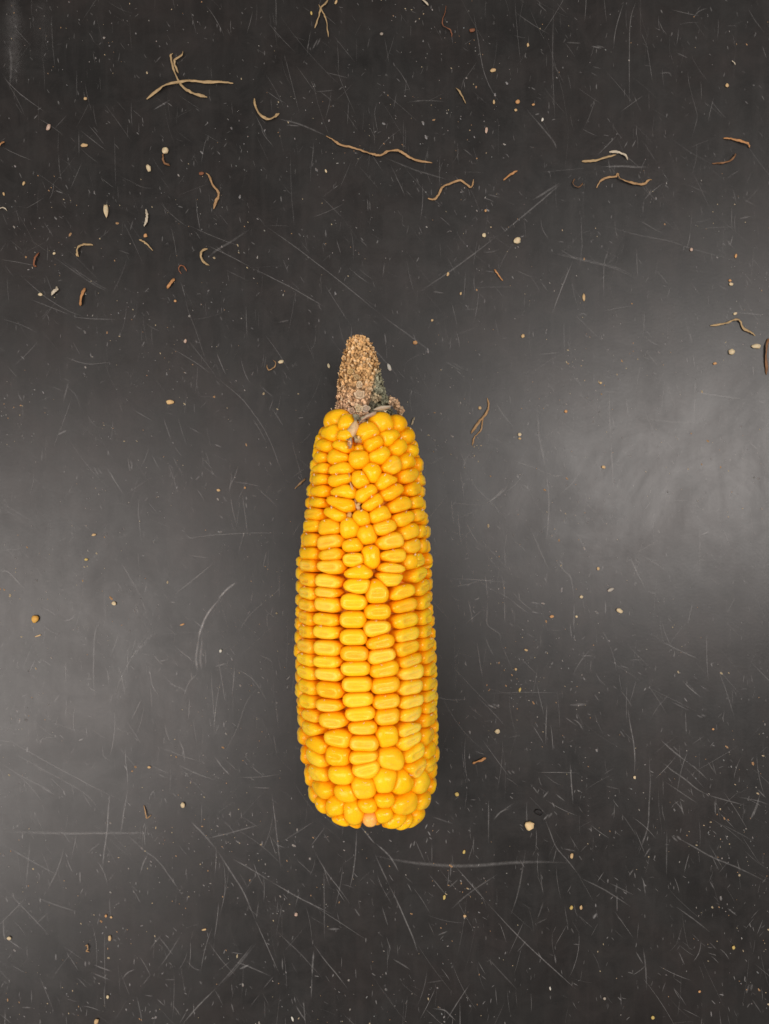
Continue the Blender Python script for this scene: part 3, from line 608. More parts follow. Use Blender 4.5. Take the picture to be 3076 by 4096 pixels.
CR = [
 ('U1', 570, 658, 26, 22, CTN, 'small tan crumb left of the long arched silk strand'),
 ('U1', 325, 848, 28, 48, PNK, 'pinkish beige oval flake in the upper left corner area'),
 ('U1', 563, 968, 50, 26, CTN, 'elongated orange tan crumb lying level, upper left'),
 ('U1', 1100, 1005, 46, 44, CRM, 'cream angular crumb with a brown curl under it'),
 ('U1', 990, 1120, 32, 54, CRM, 'upright cream crumb just left of the brown curl'),
 ('U1', 1340, 1155, 36, 24, RD, 'reddish brown crumb at the top of the thickening strand'),
 ('U1', 160, 1220, 17, 32, CTN, 'narrow tan crumb near the left edge, above the pale sliver'),
 ('U1', 26, 1290, 14, 24, CTN, 'tiny tan crumb at the left edge above the pale sliver'),
 ('U4', 707, 237, 36, 88, CRM, 'straw-coloured upright chunk, the largest fragment at left'),
 ('U4', 968, 405, 26, 28, ORG, 'orange crumb directly above the short tapering strand'),
 ('U4', 270, 795, 30, 22, CRM, 'cream speck touching a curved scratch near the left edge'),
 ('U4', 1165, 838, 18, 18, ORG, 'tiny orange crumb below the short wide orange strip'),
 ('U4', 1232, 1104, 20, 30, PNK, 'salmon crumb left of the cob tip by one ear length of bare table'),
 ('U4', 362, 522, 20, 18, CRM, 'tiny cream crumb right of the reddish brown short strand'),
 ('U5', 206, 1242, 40, 24, CRM, 'smooth cream seed-like crumb beside the looped curl'),
 ('U5', 523, 1268, 18, 34, CRM, 'narrow cream crumb close to the left side of the cob tip'),
 ('U5', 1097, 1115, 34, 26, ORG, 'orange crumb on the long diagonal scratch, right of the tip'),
 ('U5', 1555, 402, 26, 30, CRM, 'round cream tan crumb under the zigzag strand end'),
 ('U5', 1315, 660, 18, 30, CTN, 'small tan crumb on the rising diagonal scratch above the tip'),
 ('U5', 1400, 788, 14, 22, CTN, 'tiny tan crumb below the rising diagonal scratch'),
 ('U5', 1565, 238, 15, 20, ORG, 'tiny orange crumb between the zigzag strand and a round crumb'),
 ('U5', 1210, 967, 18, 17, CTN, 'tiny tan crumb above right of the cob tip'),
 ('U6', 105, 408, 46, 40, CRM, 'bright cream crumb, biggest one between tip and upper right strands'),
 ('U6', 140, 995, 22, 26, CTN, 'tan crumb straight right of the orange sliver, lower'),
 ('U6', 517, 757, 18, 46, CTN, 'narrow upright tan crumb at right of centre'),
 ('U6', 1180, 462, 20, 22, PNK, 'small pinkish crumb right of centre in the upper right quarter'),
 ('U6', 1418, 652, 22, 16, ORG, 'small brown crumb, the upper of a touching pair near the right edge'),
 ('U6', 1425, 675, 28, 22, CRM, 'cream crumb, the lower of a touching pair near the right edge'),
 ('U6', 1450, 857, 26, 16, CRM, 'small flat cream crumb just above the bent strand at right edge'),
 ('U6', 1580, 1058, 60, 34, CRM, 'lumpy cream crumb cluster near the right edge below the bent strand'),
 ('U6', 1427, 1093, 38, 40, CRM, 'round pale cream crumb left of the lumpy cluster'),
 ('U6', 1325, 1165, 26, 16, ORG, 'flat orange crumb below left of the round pale cream one'),
 ('U6', 1455, 500, 15, 28, ORG, 'slim brown crumb above the touching pair near the right edge'),
 ('U3', 108, 632, 28, 26, ORG, 'orange brown crumb, upper of two above the straight orange stick'),
 ('U3', 97, 682, 20, 18, CTN, 'small tan crumb right under the orange brown one'),
 ('U3', 205, 648, 20, 14, ORG, 'flat orange crumb right of the orange brown one'),
 ('U3', 1400, 530, 22, 26, CTN, 'beige crumb above the orange brown strand at upper right'),
 ('U3', 172, 280, 15, 26, CTN, 'small tan crumb high up, right of centre'),
 ('U2', 408, 90, 14, 28, YEL, 'yellowish crumb left of the forked strand at the top'),
 ('U2', 572, 16, 15, 34, CTN, 'narrow tan crumb at the top edge right of the forked strand'),
 ('U2', 1615, 470, 44, 24, CTN, 'tan flake left of the long curved scratch at upper right'),
 ('U2', 1620, 680, 14, 32, CTN, 'slim tan crumb beside the short straight silk piece'),
 ('U2', 1570, 868, 20, 44, PNK, 'pale pinkish elongated crumb above the zigzag strand end'),
 ('U2', 875, 228, 24, 20, (.35, .30, .25), 'dull grey beige crumb near the top centre'),
 ('U2', 1475, 205, 44, 26, RD, 'reddish husk crumb beside the thin reddish hair at the top'),
 ('U2', 505, 1138, 13, 26, CRM, 'slim pale crumb under the longest wavy strand'),
 ('V1', 985, 157, 46, 28, (.74, .50, .24), 'cream orange seed-like crumb left of the top of the ear'),
 ('V1', 1263, 666, 22, 16, CTN, 'small tan crumb left of the ear, left of an orange one'),
 ('V1', 543, 923, 28, 15, CTN, 'small tan crumb in the grey glow at mid left'),
 ('V1', 500, 1066, 22, 15, YEL, 'tiny yellow crumb below another in the grey glow at mid left'),
 ('V1', 1416, 651, 13, 13, ORG, 'tiny orange crumb left of the ear, nearest to it'),
 ('V2', 155, 172, 18, 18, CTN, 'tan crumb beside the thick-ended strand'),
 ('V2', 362, 310, 20, 20, CRM, 'white cream crumb, upper of a pair right of the ear shoulder'),
 ('V2', 363, 331, 17, 13, CTN, 'tan crumb, lower of a pair right of the ear shoulder'),
 ('V2', 603, 190, 17, 17, ORG, 'round orange crumb on the dark board right of the ear shoulder'),
 ('V2', 799, 480, 20, 17, CTN, 'tan crumb left of the long vertical scratch on the right'),
 ('V2', 783, 42, 16, 13, CTN, 'small tan crumb at the top of the long vertical scratch on the right'),
 ('V2', 683, 1155, 20, 17, CRM, 'cream crumb left of a pale grey flake, right of the ear'),
 ('V2', 835, 1118, 36, 17, (.46, .42, .36), 'pale grey flat flake right of the mid ear'),
 ('V2', 771, 1008, 14, 20, CTN, 'small upright tan crumb above the pale grey flake'),
 ('V3', 660, 20, 28, 24, CRM, 'angular cream crumb left of the curved pale scratch'),
 ('V3', 220, 207, 42, 9, CTN, 'flat tan sliver below the golden kernel piece'),
 ('V3', 1053, 142, 30, 10, ORG, 'thin orange arc-shaped crumb left of the curved pale scratch'),
 ('V3', 1275, 293, 18, 20, WHT, 'small bright white chip left of the middle of the ear'),
 ('V3', 1058, 1182, 26, 36, CRM, 'cream crumb left of the rounded butt of the ear'),
 ('V3', 863, 965, 22, 14, CTN, 'tiny tan crumb at lower left, between vertical scratches'),
 ('V4', 658, 86, 14, 13, CRM, 'tiny cream crumb left of the pointed cream chip'),
 ('V4', 530, 85, 24, 15, ORG, 'orange flake between the ear and the pointed cream chip'),
 ('V4', 395, 260, 20, 11, CTN, 'small flat tan crumb right of the ear below the orange flake'),
 ('V4', 342, 360, 15, 15, CTN, 'round tan crumb right of the ear, above the yellow tuft'),
 ('V4', 363, 467, 13, 26, YEL, 'yellow tuft-like crumb right of the lower ear'),
 ('V4', 246, 683, 28, 26, CRM, 'round cream crumb nearest the right flank of the lower ear'),
 ('V4', 36, 1010, 22, 22, YEL, 'yellow crumb close to the lower right flank of the ear'),
 ('V4', 960, 922, 16, 18, CRM, 'cream crumb at the lower end of a long curved scratch at right'),
 ('V4', 1369, 672, 14, 11, ORG, 'tiny orange crumb in the lower right area'),
 ('W1', 42, 610, 20, 17, CRM, 'cream square crumb in the lower left corner area'),
 ('W1', 487, 610, 15, 28, CTN, 'tan wedge crumb right of the tiny S-shaped strand'),
 ('W1', 470, 512, 12, 13, ORG, 'orange crumb, left of two side by side at lower left'),
 ('W1', 493, 518, 12, 10, CTN, 'tan crumb, right of two side by side at lower left'),
 ('W1', 1312, 505, 15, 17, PNK, 'pinkish crumb below left of the ear butt'),
 ('W1', 478, 870, 13, 17, CRM, 'small cream crumb near the bottom edge at left'),
 ('W1', 428, 978, 20, 26, CTN, 'tan crumb touching the bottom edge at left'),
 ('W1', 1296, 968, 10, 24, WHT, 'slim white chip at the bottom edge, left of centre'),
 ('W1', 905, 573, 20, 9, CTN, 'flat beige sliver at lower left of centre'),
 ('W2', 375, 218, 12, 20, YEL, 'yellowish crumb right of the ear butt above the wide faint arc scratch'),
 ('W2', 829, 234, 14, 26, CTN, 'slim tan crumb at the right end of the wide arc scratch'),
 ('W2', 827, 452, 14, 20, YEL, 'yellow crumb, left of two side by side at lower right'),
 ('W2', 868, 452, 12, 20, CTN, 'beige crumb, right of two side by side at lower right'),
 ('W2', 292, 408, 12, 22, YEL, 'yellow crumb below the butt of the ear'),
 ('W2', 378, 488, 14, 13, CTN, 'tan crumb on the dark board below the butt of the ear'),
 ('W2', 1510, 620, 14, 18, YEL, 'yellow crumb in the lower right corner area'),
 ('W2', 1170, 915, 15, 15, YEL, 'yellow crumb at the bottom edge, right of centre'),
 ('W2', 967, 835, 13, 13, (.40, .36, .30), 'grey beige round crumb near the bottom, right of centre'),
 ('W2', 738, 793, 8, 17, WHT, 'slim white chip near the bottom by the end of the long diagonal scratch'),
 ('W2', 1367, 806, 12, 11, ORG, 'tiny orange crumb near the bottom right'),
 ('U3', 262, 740, 13, 26, WHT, 'small white dash-shaped chip above the straight orange stick'),
]
for c in CR: crumb(*c[:6], c[6], tilt=random.uniform(-25, 25))
crumb('U5', 925, 1280, 24, 58, WHT, 'white wedge-shaped chip close to the right side of the cob tip', 22, name='pale_chip', cat='chip', group=None, chip=True)
crumb('V4', 882, 55, 38, 24, CRM, 'cream pointed chip with a dark shadow at its left, far right of the ear', -30, name='pale_chip', cat='chip', group=None, chip=True)
crumb('W2', 650, 105, 40, 38, (.82, .62, .34), 'cream orange broken kernel piece lying right of the butt of the ear', 10, .55, 'kernel_fragment', 'kernel fragment', None, True)
crumb('V3', 207, 108, 42, 46, GLD, 'golden orange kernel piece at the left, alone on the grey glow', 0, .55, 'kernel_fragment', 'kernel fragment', None)
crumb('W2', 688, 50, 36, 26, (.012, .01, .01), 'small black spot just above the broken kernel piece', -20, .25, 'black_spot', 'crumb', None)  # flattened black lump drawn where a dark spot lies

# ------------------------------------------------------------------ scratches in the board (thin marks), a wide pale band, and dust
SV = []; SF = []; SA = []
def mark(path, w, al, z=.0007, ends=.25):
    n = len(path)
    if n < 2: return
    o = len(SV)
    for i, p in enumerate(path):
        d = np.array(path[min(n-1, i+1)])-np.array(path[max(0, i-1)]); d /= max(1e-9, np.linalg.norm(d)); t = i/(n-1)
        f = min(1, t/ends, (1-t)/ends); ww = w*(.45+.55*f)
        al_ = al*(.15+.85*f)
        for q, sft in ((-1, 0), (0, 1), (1, 0)):
            SV.append((p[0]-d[1]*ww*q, p[1]+d[0]*ww*q, z)); SA.append((al_*sft, 0, 0, 1))
    for i in range(n-1):
        for q in (0, 1): SF.append((o+i*3+q, o+i*3+q+1, o+(i+1)*3+q+1, o+(i+1)*3+q))
# (tile, strength, width px in photo, points)
SC = {
'U1': [(.5, 6, '20,510 130,620 305,750'), (.05, 200, '85,-60 85,200 85,420 88,560'), (.05, 150, '80,-60 82,200 85,540'), (.04, 110, '95,-60 95,560'), (.2, 22, '60,300 75,420 65,600'), (.28, 8, '20,980 100,1020 220,1070'), (.4, 14, '1020,730 1130,665'), (.15, 10, '510,470 510,650'), (.25, 7, '1335,1100 1355,980 1380,900'), (.15, 9, '770,1250 760,900'), (.25, 5, '20,490 70,580 130,690 170,780'), (.45, 9, '370,1268 420,1285'), (.25, 5, '795,280 830,330'), (.2, 6, '100,680 150,760'), (.3, 12, '1030,420 1070,375'), (.25, 10, '1380,940 1385,900')],  # the widest faint strokes form a pale band down the upper left
'U2': [(.25, 7, '380,370 390,280 405,200'), (.3, 5, '570,440 620,580 700,760'), (.3, 6, '845,680 828,750 840,830 852,890'), (.25, 10, '1045,680 1160,668 1290,675'), (.38, 7, '1485,90 1510,230 1545,440 1590,570 1661,690'), (.25, 5, '840,1010 900,940 1010,850'), (.3, 16, '195,790 340,830 500,900'), (.22, 14, '900,1050 1100,1130 1330,1200'), (.25, 9, '70,820 90,890 160,980'), (.25, 5, '930,1090 980,1190 1030,1310'), (.3, 6, '400,530 440,610'), (.15, 10, '1020,800 1020,1010'), (.35, 12, '240,830 330,838'), (.3, 14, '415,330 450,258'), (.2, 12, '440,610 560,600'), (.2, 10, '500,480 660,520'), (.45, 7, '1420,540 1428,585'), (.35, 6, '1180,280 1200,330'), (.25, 5, '1420,300 1480,260'), (.2, 5, '730,1110 860,1260'), (.25, 6, '310,440 440,620')],
'U3': [(.4, 8, '765,10 715,180 700,300'), (.42, 7, '840,10 805,130 798,400 800,640'), (.22, 8, '330,50 325,400 340,760'), (.35, 6, '905,270 925,400 940,500'), (.35, 8, '230,20 290,75'), (.3, 6, '350,20 410,85'), (.35, 7, '980,130 1000,175 1030,215'), (.28, 12, '410,262 500,268'), (.5, 12, '565,285 630,300'), (.3, 10, '1200,100 1230,70 1280,50'), (.2, 10, '1530,50 1570,120 1630,200'), (.22, 7, '1175,560 1210,680 1215,740 1180,860'), (.35, 6, '1320,600 1300,680 1285,750'), (.33, 12, '620,1030 760,1030 900,1038'), (.35, 8, '720,840 660,900 600,960'), (.25, 6, '590,600 560,700 520,790'), (.25, 14, '160,670 320,860 350,920'), (.25, 14, '370,1130 200,1235'), (.5, 9, '838,868 815,910'), (.4, 7, '790,870 765,915'), (.25, 6, '870,200 910,290'), (.2, 6, '420,460 440,560'), (.35, 8, '1615,590 1632,620'), (.25, 8, '570,410 625,425'), (.25, 12, '980,455 1040,450 1060,475'), (.25, 10, '1090,325 1160,360'), (.25, 6, '1260,630 1290,660'), (.25, 8, '900,980 870,1045')],
'U4': [(.3, 8, '130,660 230,750 330,830 450,900 550,940'), (.32, 9, '470,940 600,955 780,960'), (.2, 12, '350,540 580,700 720,780'), (.34, 10, '1380,470 1520,535 1661,610'), (.2, 22, '1661,360 1540,440 1440,500 1380,550'), (.33, 8, '1300,150 1315,280 1335,390'), (.3, 6, '1135,340 1160,450 1175,560'), (.45, 8, '1205,720 1230,810'), (.25, 6, '1230,810 1250,900 1300,1030 1340,1150 1390,1300'), (.38, 7, '440,1210 500,1235 580,1255 660,1252 760,1240'), (.35, 7, '1130,1145 1290,1240 1400,1320'), (.45, 9, '1440,1180 1470,1260 1500,1325'), (.3, 7, '0,560 120,580 270,610'), (.35, 6, '290,310 330,370 355,415'), (.14, 8, '850,540 800,680 740,800'), (.25, 6, '1510,640 1525,715'), (.2, 8, '1500,630 1640,700'), (.3, 10, '1590,275 1600,320'), (.25, 14, '865,370 885,300'), (.25, 8, '790,500 865,525'), (.2, 5, '200,430 330,520'), (.2, 8, '0,950 150,1000 250,1050'), (.2, 6, '480,1100 540,1210'), (.25, 6, '940,910 960,940'), (.3, 9, '370,100 420,125')],
'U5': [(.36, 9, '90,330 330,500 640,740 870,930'), (.28, 12, '870,930 1050,1060 1230,1195'), (.36, 10, '0,610 140,680 260,740 400,820 500,880'), (.3, 6, '500,730 560,830 670,1000'), (.3, 14, '1120,780 1300,660 1460,545 1661,390'), (.35, 7, '575,430 590,480 605,530'), (.32, 6, '815,700 830,750'), (.2, 6, '715,620 820,700'), (.45, 14, '895,1050 905,1130'), (.25, 7, '905,1130 910,1230'), (.3, 6, '960,0 1000,70 1030,140'), (.25, 7, '220,560 255,650'), (.2, 16, '1300,1240 1400,1300'), (.3, 6, '100,1060 180,1170 280,1329'), (.22, 6, '440,1010 430,1120 395,1165'), (.4, 10, '780,160 785,240'), (.4, 9, '503,360 505,415'), (.4, 12, '735,415 755,440'), (.35, 6, '1450,85 1463,145'), (.3, 14, '1580,130 1661,150'), (.3, 16, '1215,775 1290,785'), (.25, 14, '190,980 260,965'), (.2, 10, '480,150 620,290'), (.5, 14, '205,140 208,180'), (.3, 14, '320,385 338,410'), (.3, 8, '1545,515 1600,512 1661,495')],
'U6': [(.32, 14, '380,50 230,180 0,370'), (.5, 9, '450,530 380,700 322,855'), (.36, 7, '670,450 645,540 640,640 640,760'), (.32, 7, '845,450 845,540 852,640'), (.25, 10, '310,480 440,510 560,540 700,575 840,640'), (.32, 9, '1010,50 930,110 885,160'), (.32, 8, '885,160 882,240'), (.18, 10, '600,300 850,370 1050,410 1200,460 1640,580'), (.42, 9, '1440,370 1418,440'), (.25, 8, '890,840 890,900 880,1000'), (.35, 8, '905,1010 950,1040 985,1055'), (.3, 8, '1400,845 1520,855 1640,865'), (.3, 8, '250,270 265,340 310,410'), (.22, 8, '960,580 1050,690'), (.25, 10, '240,1108 370,1095'), (.2, 10, '370,460 470,520'), (.3, 8, '1430,200 1430,330'), (.3, 12, '1480,268 1530,262'), (.45, 10, '1562,1180 1565,1235'), (.25, 8, '500,240 505,400 510,470'), (.28, 8, '1170,970 1185,1035'), (.2, 8, '1055,690 1030,760'), (.3, 10, '480,870 510,855 540,870'), (.3, 7, '1440,90 1460,180'), (.3, 8, '1510,155 1570,185'), (.35, 5, '1305,480 1310,540')],
'V1': [(.8, 18, '1365,1197 1310,1240 1255,1300'), (.38, 6, '1240,5 1320,70 1400,140 1470,230 1530,320 1580,430 1620,540 1660,620'), (.34, 7, '1070,945 1180,930 1300,920 1500,912 1661,915'), (.3, 10, '1000,1275 1120,1180 1240,1080'), (.34, 7, '1330,690 1345,780 1365,860'), (.3, 8, '1400,680 1415,800 1435,950'), (.34, 8, '945,250 965,310 990,380'), (.42, 9, '620,540 660,605 720,700'), (.42, 12, '0,1120 50,1140 90,1180 140,1235'), (.2, 9, '815,680 800,760 805,860 820,980'), (.28, 10, '700,1085 740,1150 820,1290'), (.36, 10, '740,480 750,555'), (.5, 10, '1240,400 1280,418'), (.28, 7, '1350,615 1430,628 1510,645'), (.28, 7, '1480,650 1550,710 1610,770'), (.35, 7, '1135,660 1160,690 1180,730'), (.25, 12, '400,30 380,100 365,160'), (.22, 9, '0,1015 130,1005'), (.5, 16, '335,345 385,320'), (.4, 11, '105,110 130,155'), (.3, 7, '1570,190 1640,300'), (.3, 8, '1380,520 1350,600 1310,670'), (.3, 7, '1500,60 1540,95 1580,130'), (.35, 10, '1540,1020 1520,1110'), (.25, 12, '1290,700 1310,735'), (.25, 8, '970,510 1000,590 1030,690'), (.3, 10, '850,1195 835,1270'), (.3, 8, '1100,1040 1150,1050 1200,1055'), (.25, 10, '1000,470 1030,540'), (.2, 7, '380,60 440,120 465,200'), (.3, 14, '540,530 570,580'), (.25, 9, '770,200 880,265'), (.25, 9, '1090,300 1160,340'), (.3, 7, '1555,1290 1661,1190'), (.25, 7, '340,960 385,940'), (.2, 6, '660,950 745,920'), (.25, 9, '1180,490 1230,545'), (.3, 10, '1270,810 1290,830')],
'V2': [(.26, 14, '455,170 460,250 465,330 485,420 500,500'), (.4, 10, '500,500 510,590 515,680 510,780 500,860'), (.28, 10, '830,80 830,200 838,350'), (.4, 10, '838,350 845,480 850,590'), (.42, 11, '190,670 240,630 290,580'), (.3, 8, '290,610 350,560 390,500'), (.38, 6, '50,490 65,570 72,640'), (.38, 8, '42,710 48,800 60,890'), (.3, 9, '80,760 110,820 150,880'), (.28, 9, '1278,20 1275,90 1270,240'), (.34, 10, '1275,88 1400,108 1540,128'), (.3, 8, '410,780 450,870 490,960 520,1020'), (.25, 7, '660,820 690,880 720,940'), (.4, 8, '930,930 965,1010 1020,1120'), (.35, 9, '550,965 595,1020 630,1060 645,1172'), (.35, 9, '180,1030 190,1100 195,1172'), (.35, 9, '0,1060 130,1065 270,1077'), (.28, 8, '0,1105 90,1090 170,1065'), (.35, 9, '270,1040 280,1110 285,1172'), (.4, 9, '1555,340 1580,370 1605,385'), (.5, 12, '1310,832 1345,815'), (.26, 9, '1160,652 1250,655'), (.3, 8, '690,490 660,530 630,570 540,650'), (.18, 9, '1300,780 1300,1030'), (.35, 7, '5,640 12,710 20,780'), (.28, 7, '70,490 130,580 200,650 330,790'), (.25, 8, '235,140 280,210 330,270'), (.3, 9, '520,490 530,525 590,520'), (.3, 8, '780,730 805,775'), (.35, 9, '845,220 856,275'), (.2, 10, '0,665 180,680'), (.2, 8, '45,745 150,700'), (.25, 9, '915,100 928,220'), (.15, 10, '990,225 1120,240 1320,250'), (.25, 8, '590,455 605,490'), (.2, 8, '640,5 690,60'), (.4, 10, '358,1130 362,1172'), (.28, 7, '255,1130 320,1172'), (.2, 8, '1000,940 1120,1010'), (.2, 8, '330,860 400,920'), (.25, 7, '1420,790 1460,900'), (.25, 8, '285,910 288,1010'), (.22, 7, '640,820 700,850'), (.3, 8, '1255,660 1310,700'), (.25, 9, '800,85 870,90')],
'V3': [(.8, 18, '1275,-15 1200,80 1160,170 1145,230'), (.55, 18, '1150,215 1133,330 1140,410'), (.36, 9, '1140,425 1090,480 1055,575'), (.34, 9, '1355,395 1440,440 1500,510 1550,605'), (.26, 8, '1490,500 1420,600 1370,740 1280,920'), (.3, 8, '1540,0 1440,90 1375,190'), (.36, 11, '575,115 548,200 542,330 540,440 548,570'), (.36, 9, '495,458 535,455'), (.45, 8, '205,345 170,415'), (.42, 8, '350,540 330,565 315,590'), (.36, 8, '820,565 790,630 760,690'), (.45, 7, '1095,565 1092,640 1088,695'), (.3, 8, '690,180 665,260 635,330'), (.35, 8, '785,220 765,290'), (.4, 8, '1010,265 1060,310 1090,330 1110,355'), (.22, 10, '870,160 780,300 700,450 660,560'), (.24, 10, '900,170 820,260 740,350'), (.32, 9, '0,780 140,860 280,940 430,1020 580,1100 780,1190'), (.28, 9, '0,940 130,1020 250,1080 320,1125'), (.28, 9, '60,870 250,980 480,1110 590,1230'), (.4, 9, '725,850 725,920 735,1000 740,1090'), (.4, 8, '740,1090 720,1200 705,1300'), (.5, 9, '635,1130 625,1220 620,1300'), (.3, 8, '925,850 1000,880 1080,910 1150,930'), (.36, 9, '1015,945 1130,1000 1240,1040'), (.42, 11, '1240,905 1280,960 1330,1015'), (.3, 9, '1380,1025 1500,1022 1625,1005'), (.4, 8, '1355,380 1350,460 1340,560'), (.35, 8, '865,395 880,490 915,550'), (.35, 9, '1030,800 1060,870 1070,950'), (.36, 9, '250,45 290,65 330,95'), (.26, 9, '170,430 215,450'), (.4, 10, '610,390 625,430 628,485'), (.35, 12, '370,120 410,110 440,75'), (.4, 9, '1120,120 1180,165'), (.3, 6, '1160,210 1170,270'), (.36, 12, '920,355 960,345'), (.36, 10, '1240,385 1295,370'), (.3, 9, '1330,280 1360,320'), (.3, 8, '1490,315 1540,335 1575,358'), (.3, 8, '1590,560 1610,740'), (.3, 8, '1580,770 1600,900'), (.35, 7, '1240,780 1265,720'), (.45, 12, '865,1130 895,1095'), (.4, 12, '950,1140 965,1175'), (.3, 9, '380,350 380,480'), (.3, 8, '385,560 380,690'), (.3, 8, '590,840 600,900 635,930'), (.25, 8, '215,830 250,800 330,790'), (.3, 9, '480,1120 530,1200'), (.35, 8, '950,790 945,830'), (.3, 8, '820,0 845,70'), (.25, 7, '1210,680 1220,740'), (.3, 8, '870,500 878,630'), (.35, 7, '1540,80 1545,160'), (.35, 8, '1580,40 1560,90'), (.3, 10, '0,810 60,820'), (.35, 9, '240,1080 315,1125'), (.3, 8, '1300,920 1370,985'), (.3, 8, '1165,1180 1165,1300'), (.3, 8, '1570,1110 1590,1290')],
'V4': [(.34, 8, '195,0 193,70 197,130 260,180 260,220'), (.36, 8, '95,0 110,70 120,135'), (.4, 9, '285,0 285,120'), (.34, 9, '320,0 360,35 410,70'), (.35, 8, '450,10 450,45'), (.45, 9, '420,12 465,18'), (.45, 9, '425,60 465,70'), (.45, 10, '810,0 810,75'), (.3, 8, '645,0 645,170'), (.36, 10, '625,120 632,200'), (.32, 8, '140,220 155,320 170,410'), (.22, 10, '1265,0 1250,70 1235,135'), (.42, 9, '505,540 500,640 498,755'), (.3, 7, '450,430 470,520 490,600'), (.32, 7, '430,650 460,700 490,750'), (.5, 9, '925,560 940,660 955,740 962,820 960,900'), (.5, 9, '625,850 632,950 640,1060'), (.4, 10, '640,620 670,640 695,680'), (.42, 12, '1100,730 1160,785 1230,840'), (.34, 9, '1230,840 1290,885 1340,935'), (.42, 10, '1105,845 1160,890 1220,930 1280,980 1340,1015'), (.34, 9, '1340,1015 1430,1040 1540,1070'), (.28, 9, '1120,945 1200,1000 1290,1060'), (.5, 9, '1210,420 1255,465 1305,505'), (.28, 10, '1090,210 1200,265 1300,310'), (.28, 8, '1400,370 1440,480 1480,610'), (.25, 9, '1240,780 1205,880 1180,1010'), (.26, 10, '1045,890 1040,1000 1030,1172'), (.38, 9, '1615,1010 1590,1080 1560,1145'), (.5, 14, '195,543 240,565'), (.42, 9, '885,680 910,715'), (.34, 12, '620,545 700,548'), (.28, 10, '1155,530 1245,575'), (.28, 9, '220,1150 270,1100 330,1060'), (.32, 9, '680,290 745,290'), (.3, 8, '1225,580 1230,700'), (.4, 12, '1285,598 1315,612'), (.3, 7, '735,310 730,380'), (.3, 7, '760,380 785,430'), (.3, 9, '750,490 775,525'), (.35, 8, '320,40 330,75'), (.25, 8, '75,130 180,40'), (.45, 10, '430,970 460,1010'), (.45, 14, '485,1030 512,995'), (.4, 9, '550,1010 597,1047'), (.35, 8, '1160,760 1190,790'), (.3, 9, '1385,1025 1380,1120'), (.3, 8, '1340,840 1380,900'), (.4, 8, '1600,985 1645,1030'), (.3, 9, '1500,1025 1600,1045 1661,1065'), (.35, 12, '300,885 320,910'), (.45, 14, '485,1145 515,1115'), (.3, 9, '130,785 180,805'), (.35, 9, '1170,1045 1200,1080 1220,1120'), (.3, 7, '360,870 362,890'), (.25, 8, '200,1050 200,1172'), (.25, 8, '400,1050 397,1160'), (.3, 8, '1365,840 1385,910'), (.35, 9, '1230,760 1220,740'), (.3, 8, '600,610 660,655'), (.25, 7, '790,155 830,225'), (.25, 9, '880,340 935,357')],
'W1': [(.3, 9, '555,0 545,80 530,170'), (.45, 9, '485,0 475,130 460,240 455,300'), (.36, 8, '430,265 460,320 480,380'), (.35, 9, '285,210 265,280 240,340 210,400'), (.25, 9, '135,170 125,280 115,380'), (.5, 9, '355,315 355,370'), (.4, 9, '370,390 355,415'), (.4, 12, '845,95 900,150 960,220'), (.45, 10, '960,220 1030,330 1080,410 1130,530'), (.42, 7, '1130,530 1180,640 1240,775'), (.38, 8, '1030,260 1110,305 1200,360'), (.46, 9, '1200,360 1320,430 1470,505'), (.34, 8, '1210,0 1225,150 1245,310'), (.36, 7, '1390,220 1440,310 1500,390 1550,460'), (.45, 8, '1580,130 1575,230 1565,320 1548,395'), (.5, 10, '1600,120 1661,195'), (.42, 10, '1570,480 1595,515'), (.24, 8, '1435,300 1436,450 1437,620'), (.5, 14, '1455,571 1505,571'), (.3, 9, '550,140 630,215 700,270 760,350 820,440'), (.34, 9, '900,175 1020,145 1165,105'), (.28, 10, '0,140 150,146 300,150 500,148 700,150'), (.42, 9, '15,520 18,600 28,620'), (.38, 8, '28,610 60,635 100,660'), (.28, 8, '800,600 750,680 700,750'), (.55, 12, '1060,748 1105,730'), (.32, 9, '1045,715 1120,745 1200,780'), (.45, 9, '415,728 455,745 495,758'), (.36, 8, '410,765 450,782 490,797'), (.4, 9, '540,795 565,765 600,748'), (.45, 10, '810,990 880,910 960,830'), (.28, 10, '960,830 1040,740 1120,640'), (.46, 12, '1390,670 1385,720 1382,780'), (.34, 8, '1382,780 1378,880'), (.45, 7, '1390,640 1440,710 1490,770 1540,835'), (.22, 7, '1225,580 1330,680 1430,790'), (.42, 9, '1250,700 1252,755'), (.4, 9, '1310,910 1332,945 1355,980'), (.3, 8, '605,870 620,930 630,990'), (.34, 8, '695,880 730,912'), (.25, 7, '1145,450 1140,490 1135,530'), (.5, 9, '248,680 248,712'), (.5, 12, '378,712 378,738'), (.28, 8, '830,715 860,745 890,755'), (.4, 9, '655,240 635,280 620,330'), (.28, 9, '160,430 250,465 360,500'), (.3, 9, '20,200 140,270 270,340'), (.36, 8, '140,840 140,900'), (.38, 9, '95,917 140,920'), (.3, 8, '380,240 430,200 440,190'), (.35, 8, '1220,195 1262,212'), (.25, 7, '1310,260 1385,330'), (.3, 7, '1375,205 1440,120'), (.22, 8, '1240,190 1400,90'), (.35, 7, '825,305 822,335'), (.3, 8, '770,690 700,600'), (.25, 8, '660,665 720,590'), (.25, 7, '220,380 215,350'), (.3, 8, '775,795 730,795'), (.25, 7, '630,820 670,770'), (.25, 8, '50,730 110,765'), (.3, 8, '765,905 800,955'), (.35, 9, '1035,940 1025,900'), (.3, 7, '340,785 385,830'), (.22, 8, '1165,835 1212,780'), (.34, 7, '1575,745 1577,790'), (.3, 7, '480,360 510,320'), (.3, 8, '20,390 130,505 220,600'), (.28, 8, '160,550 210,500')],
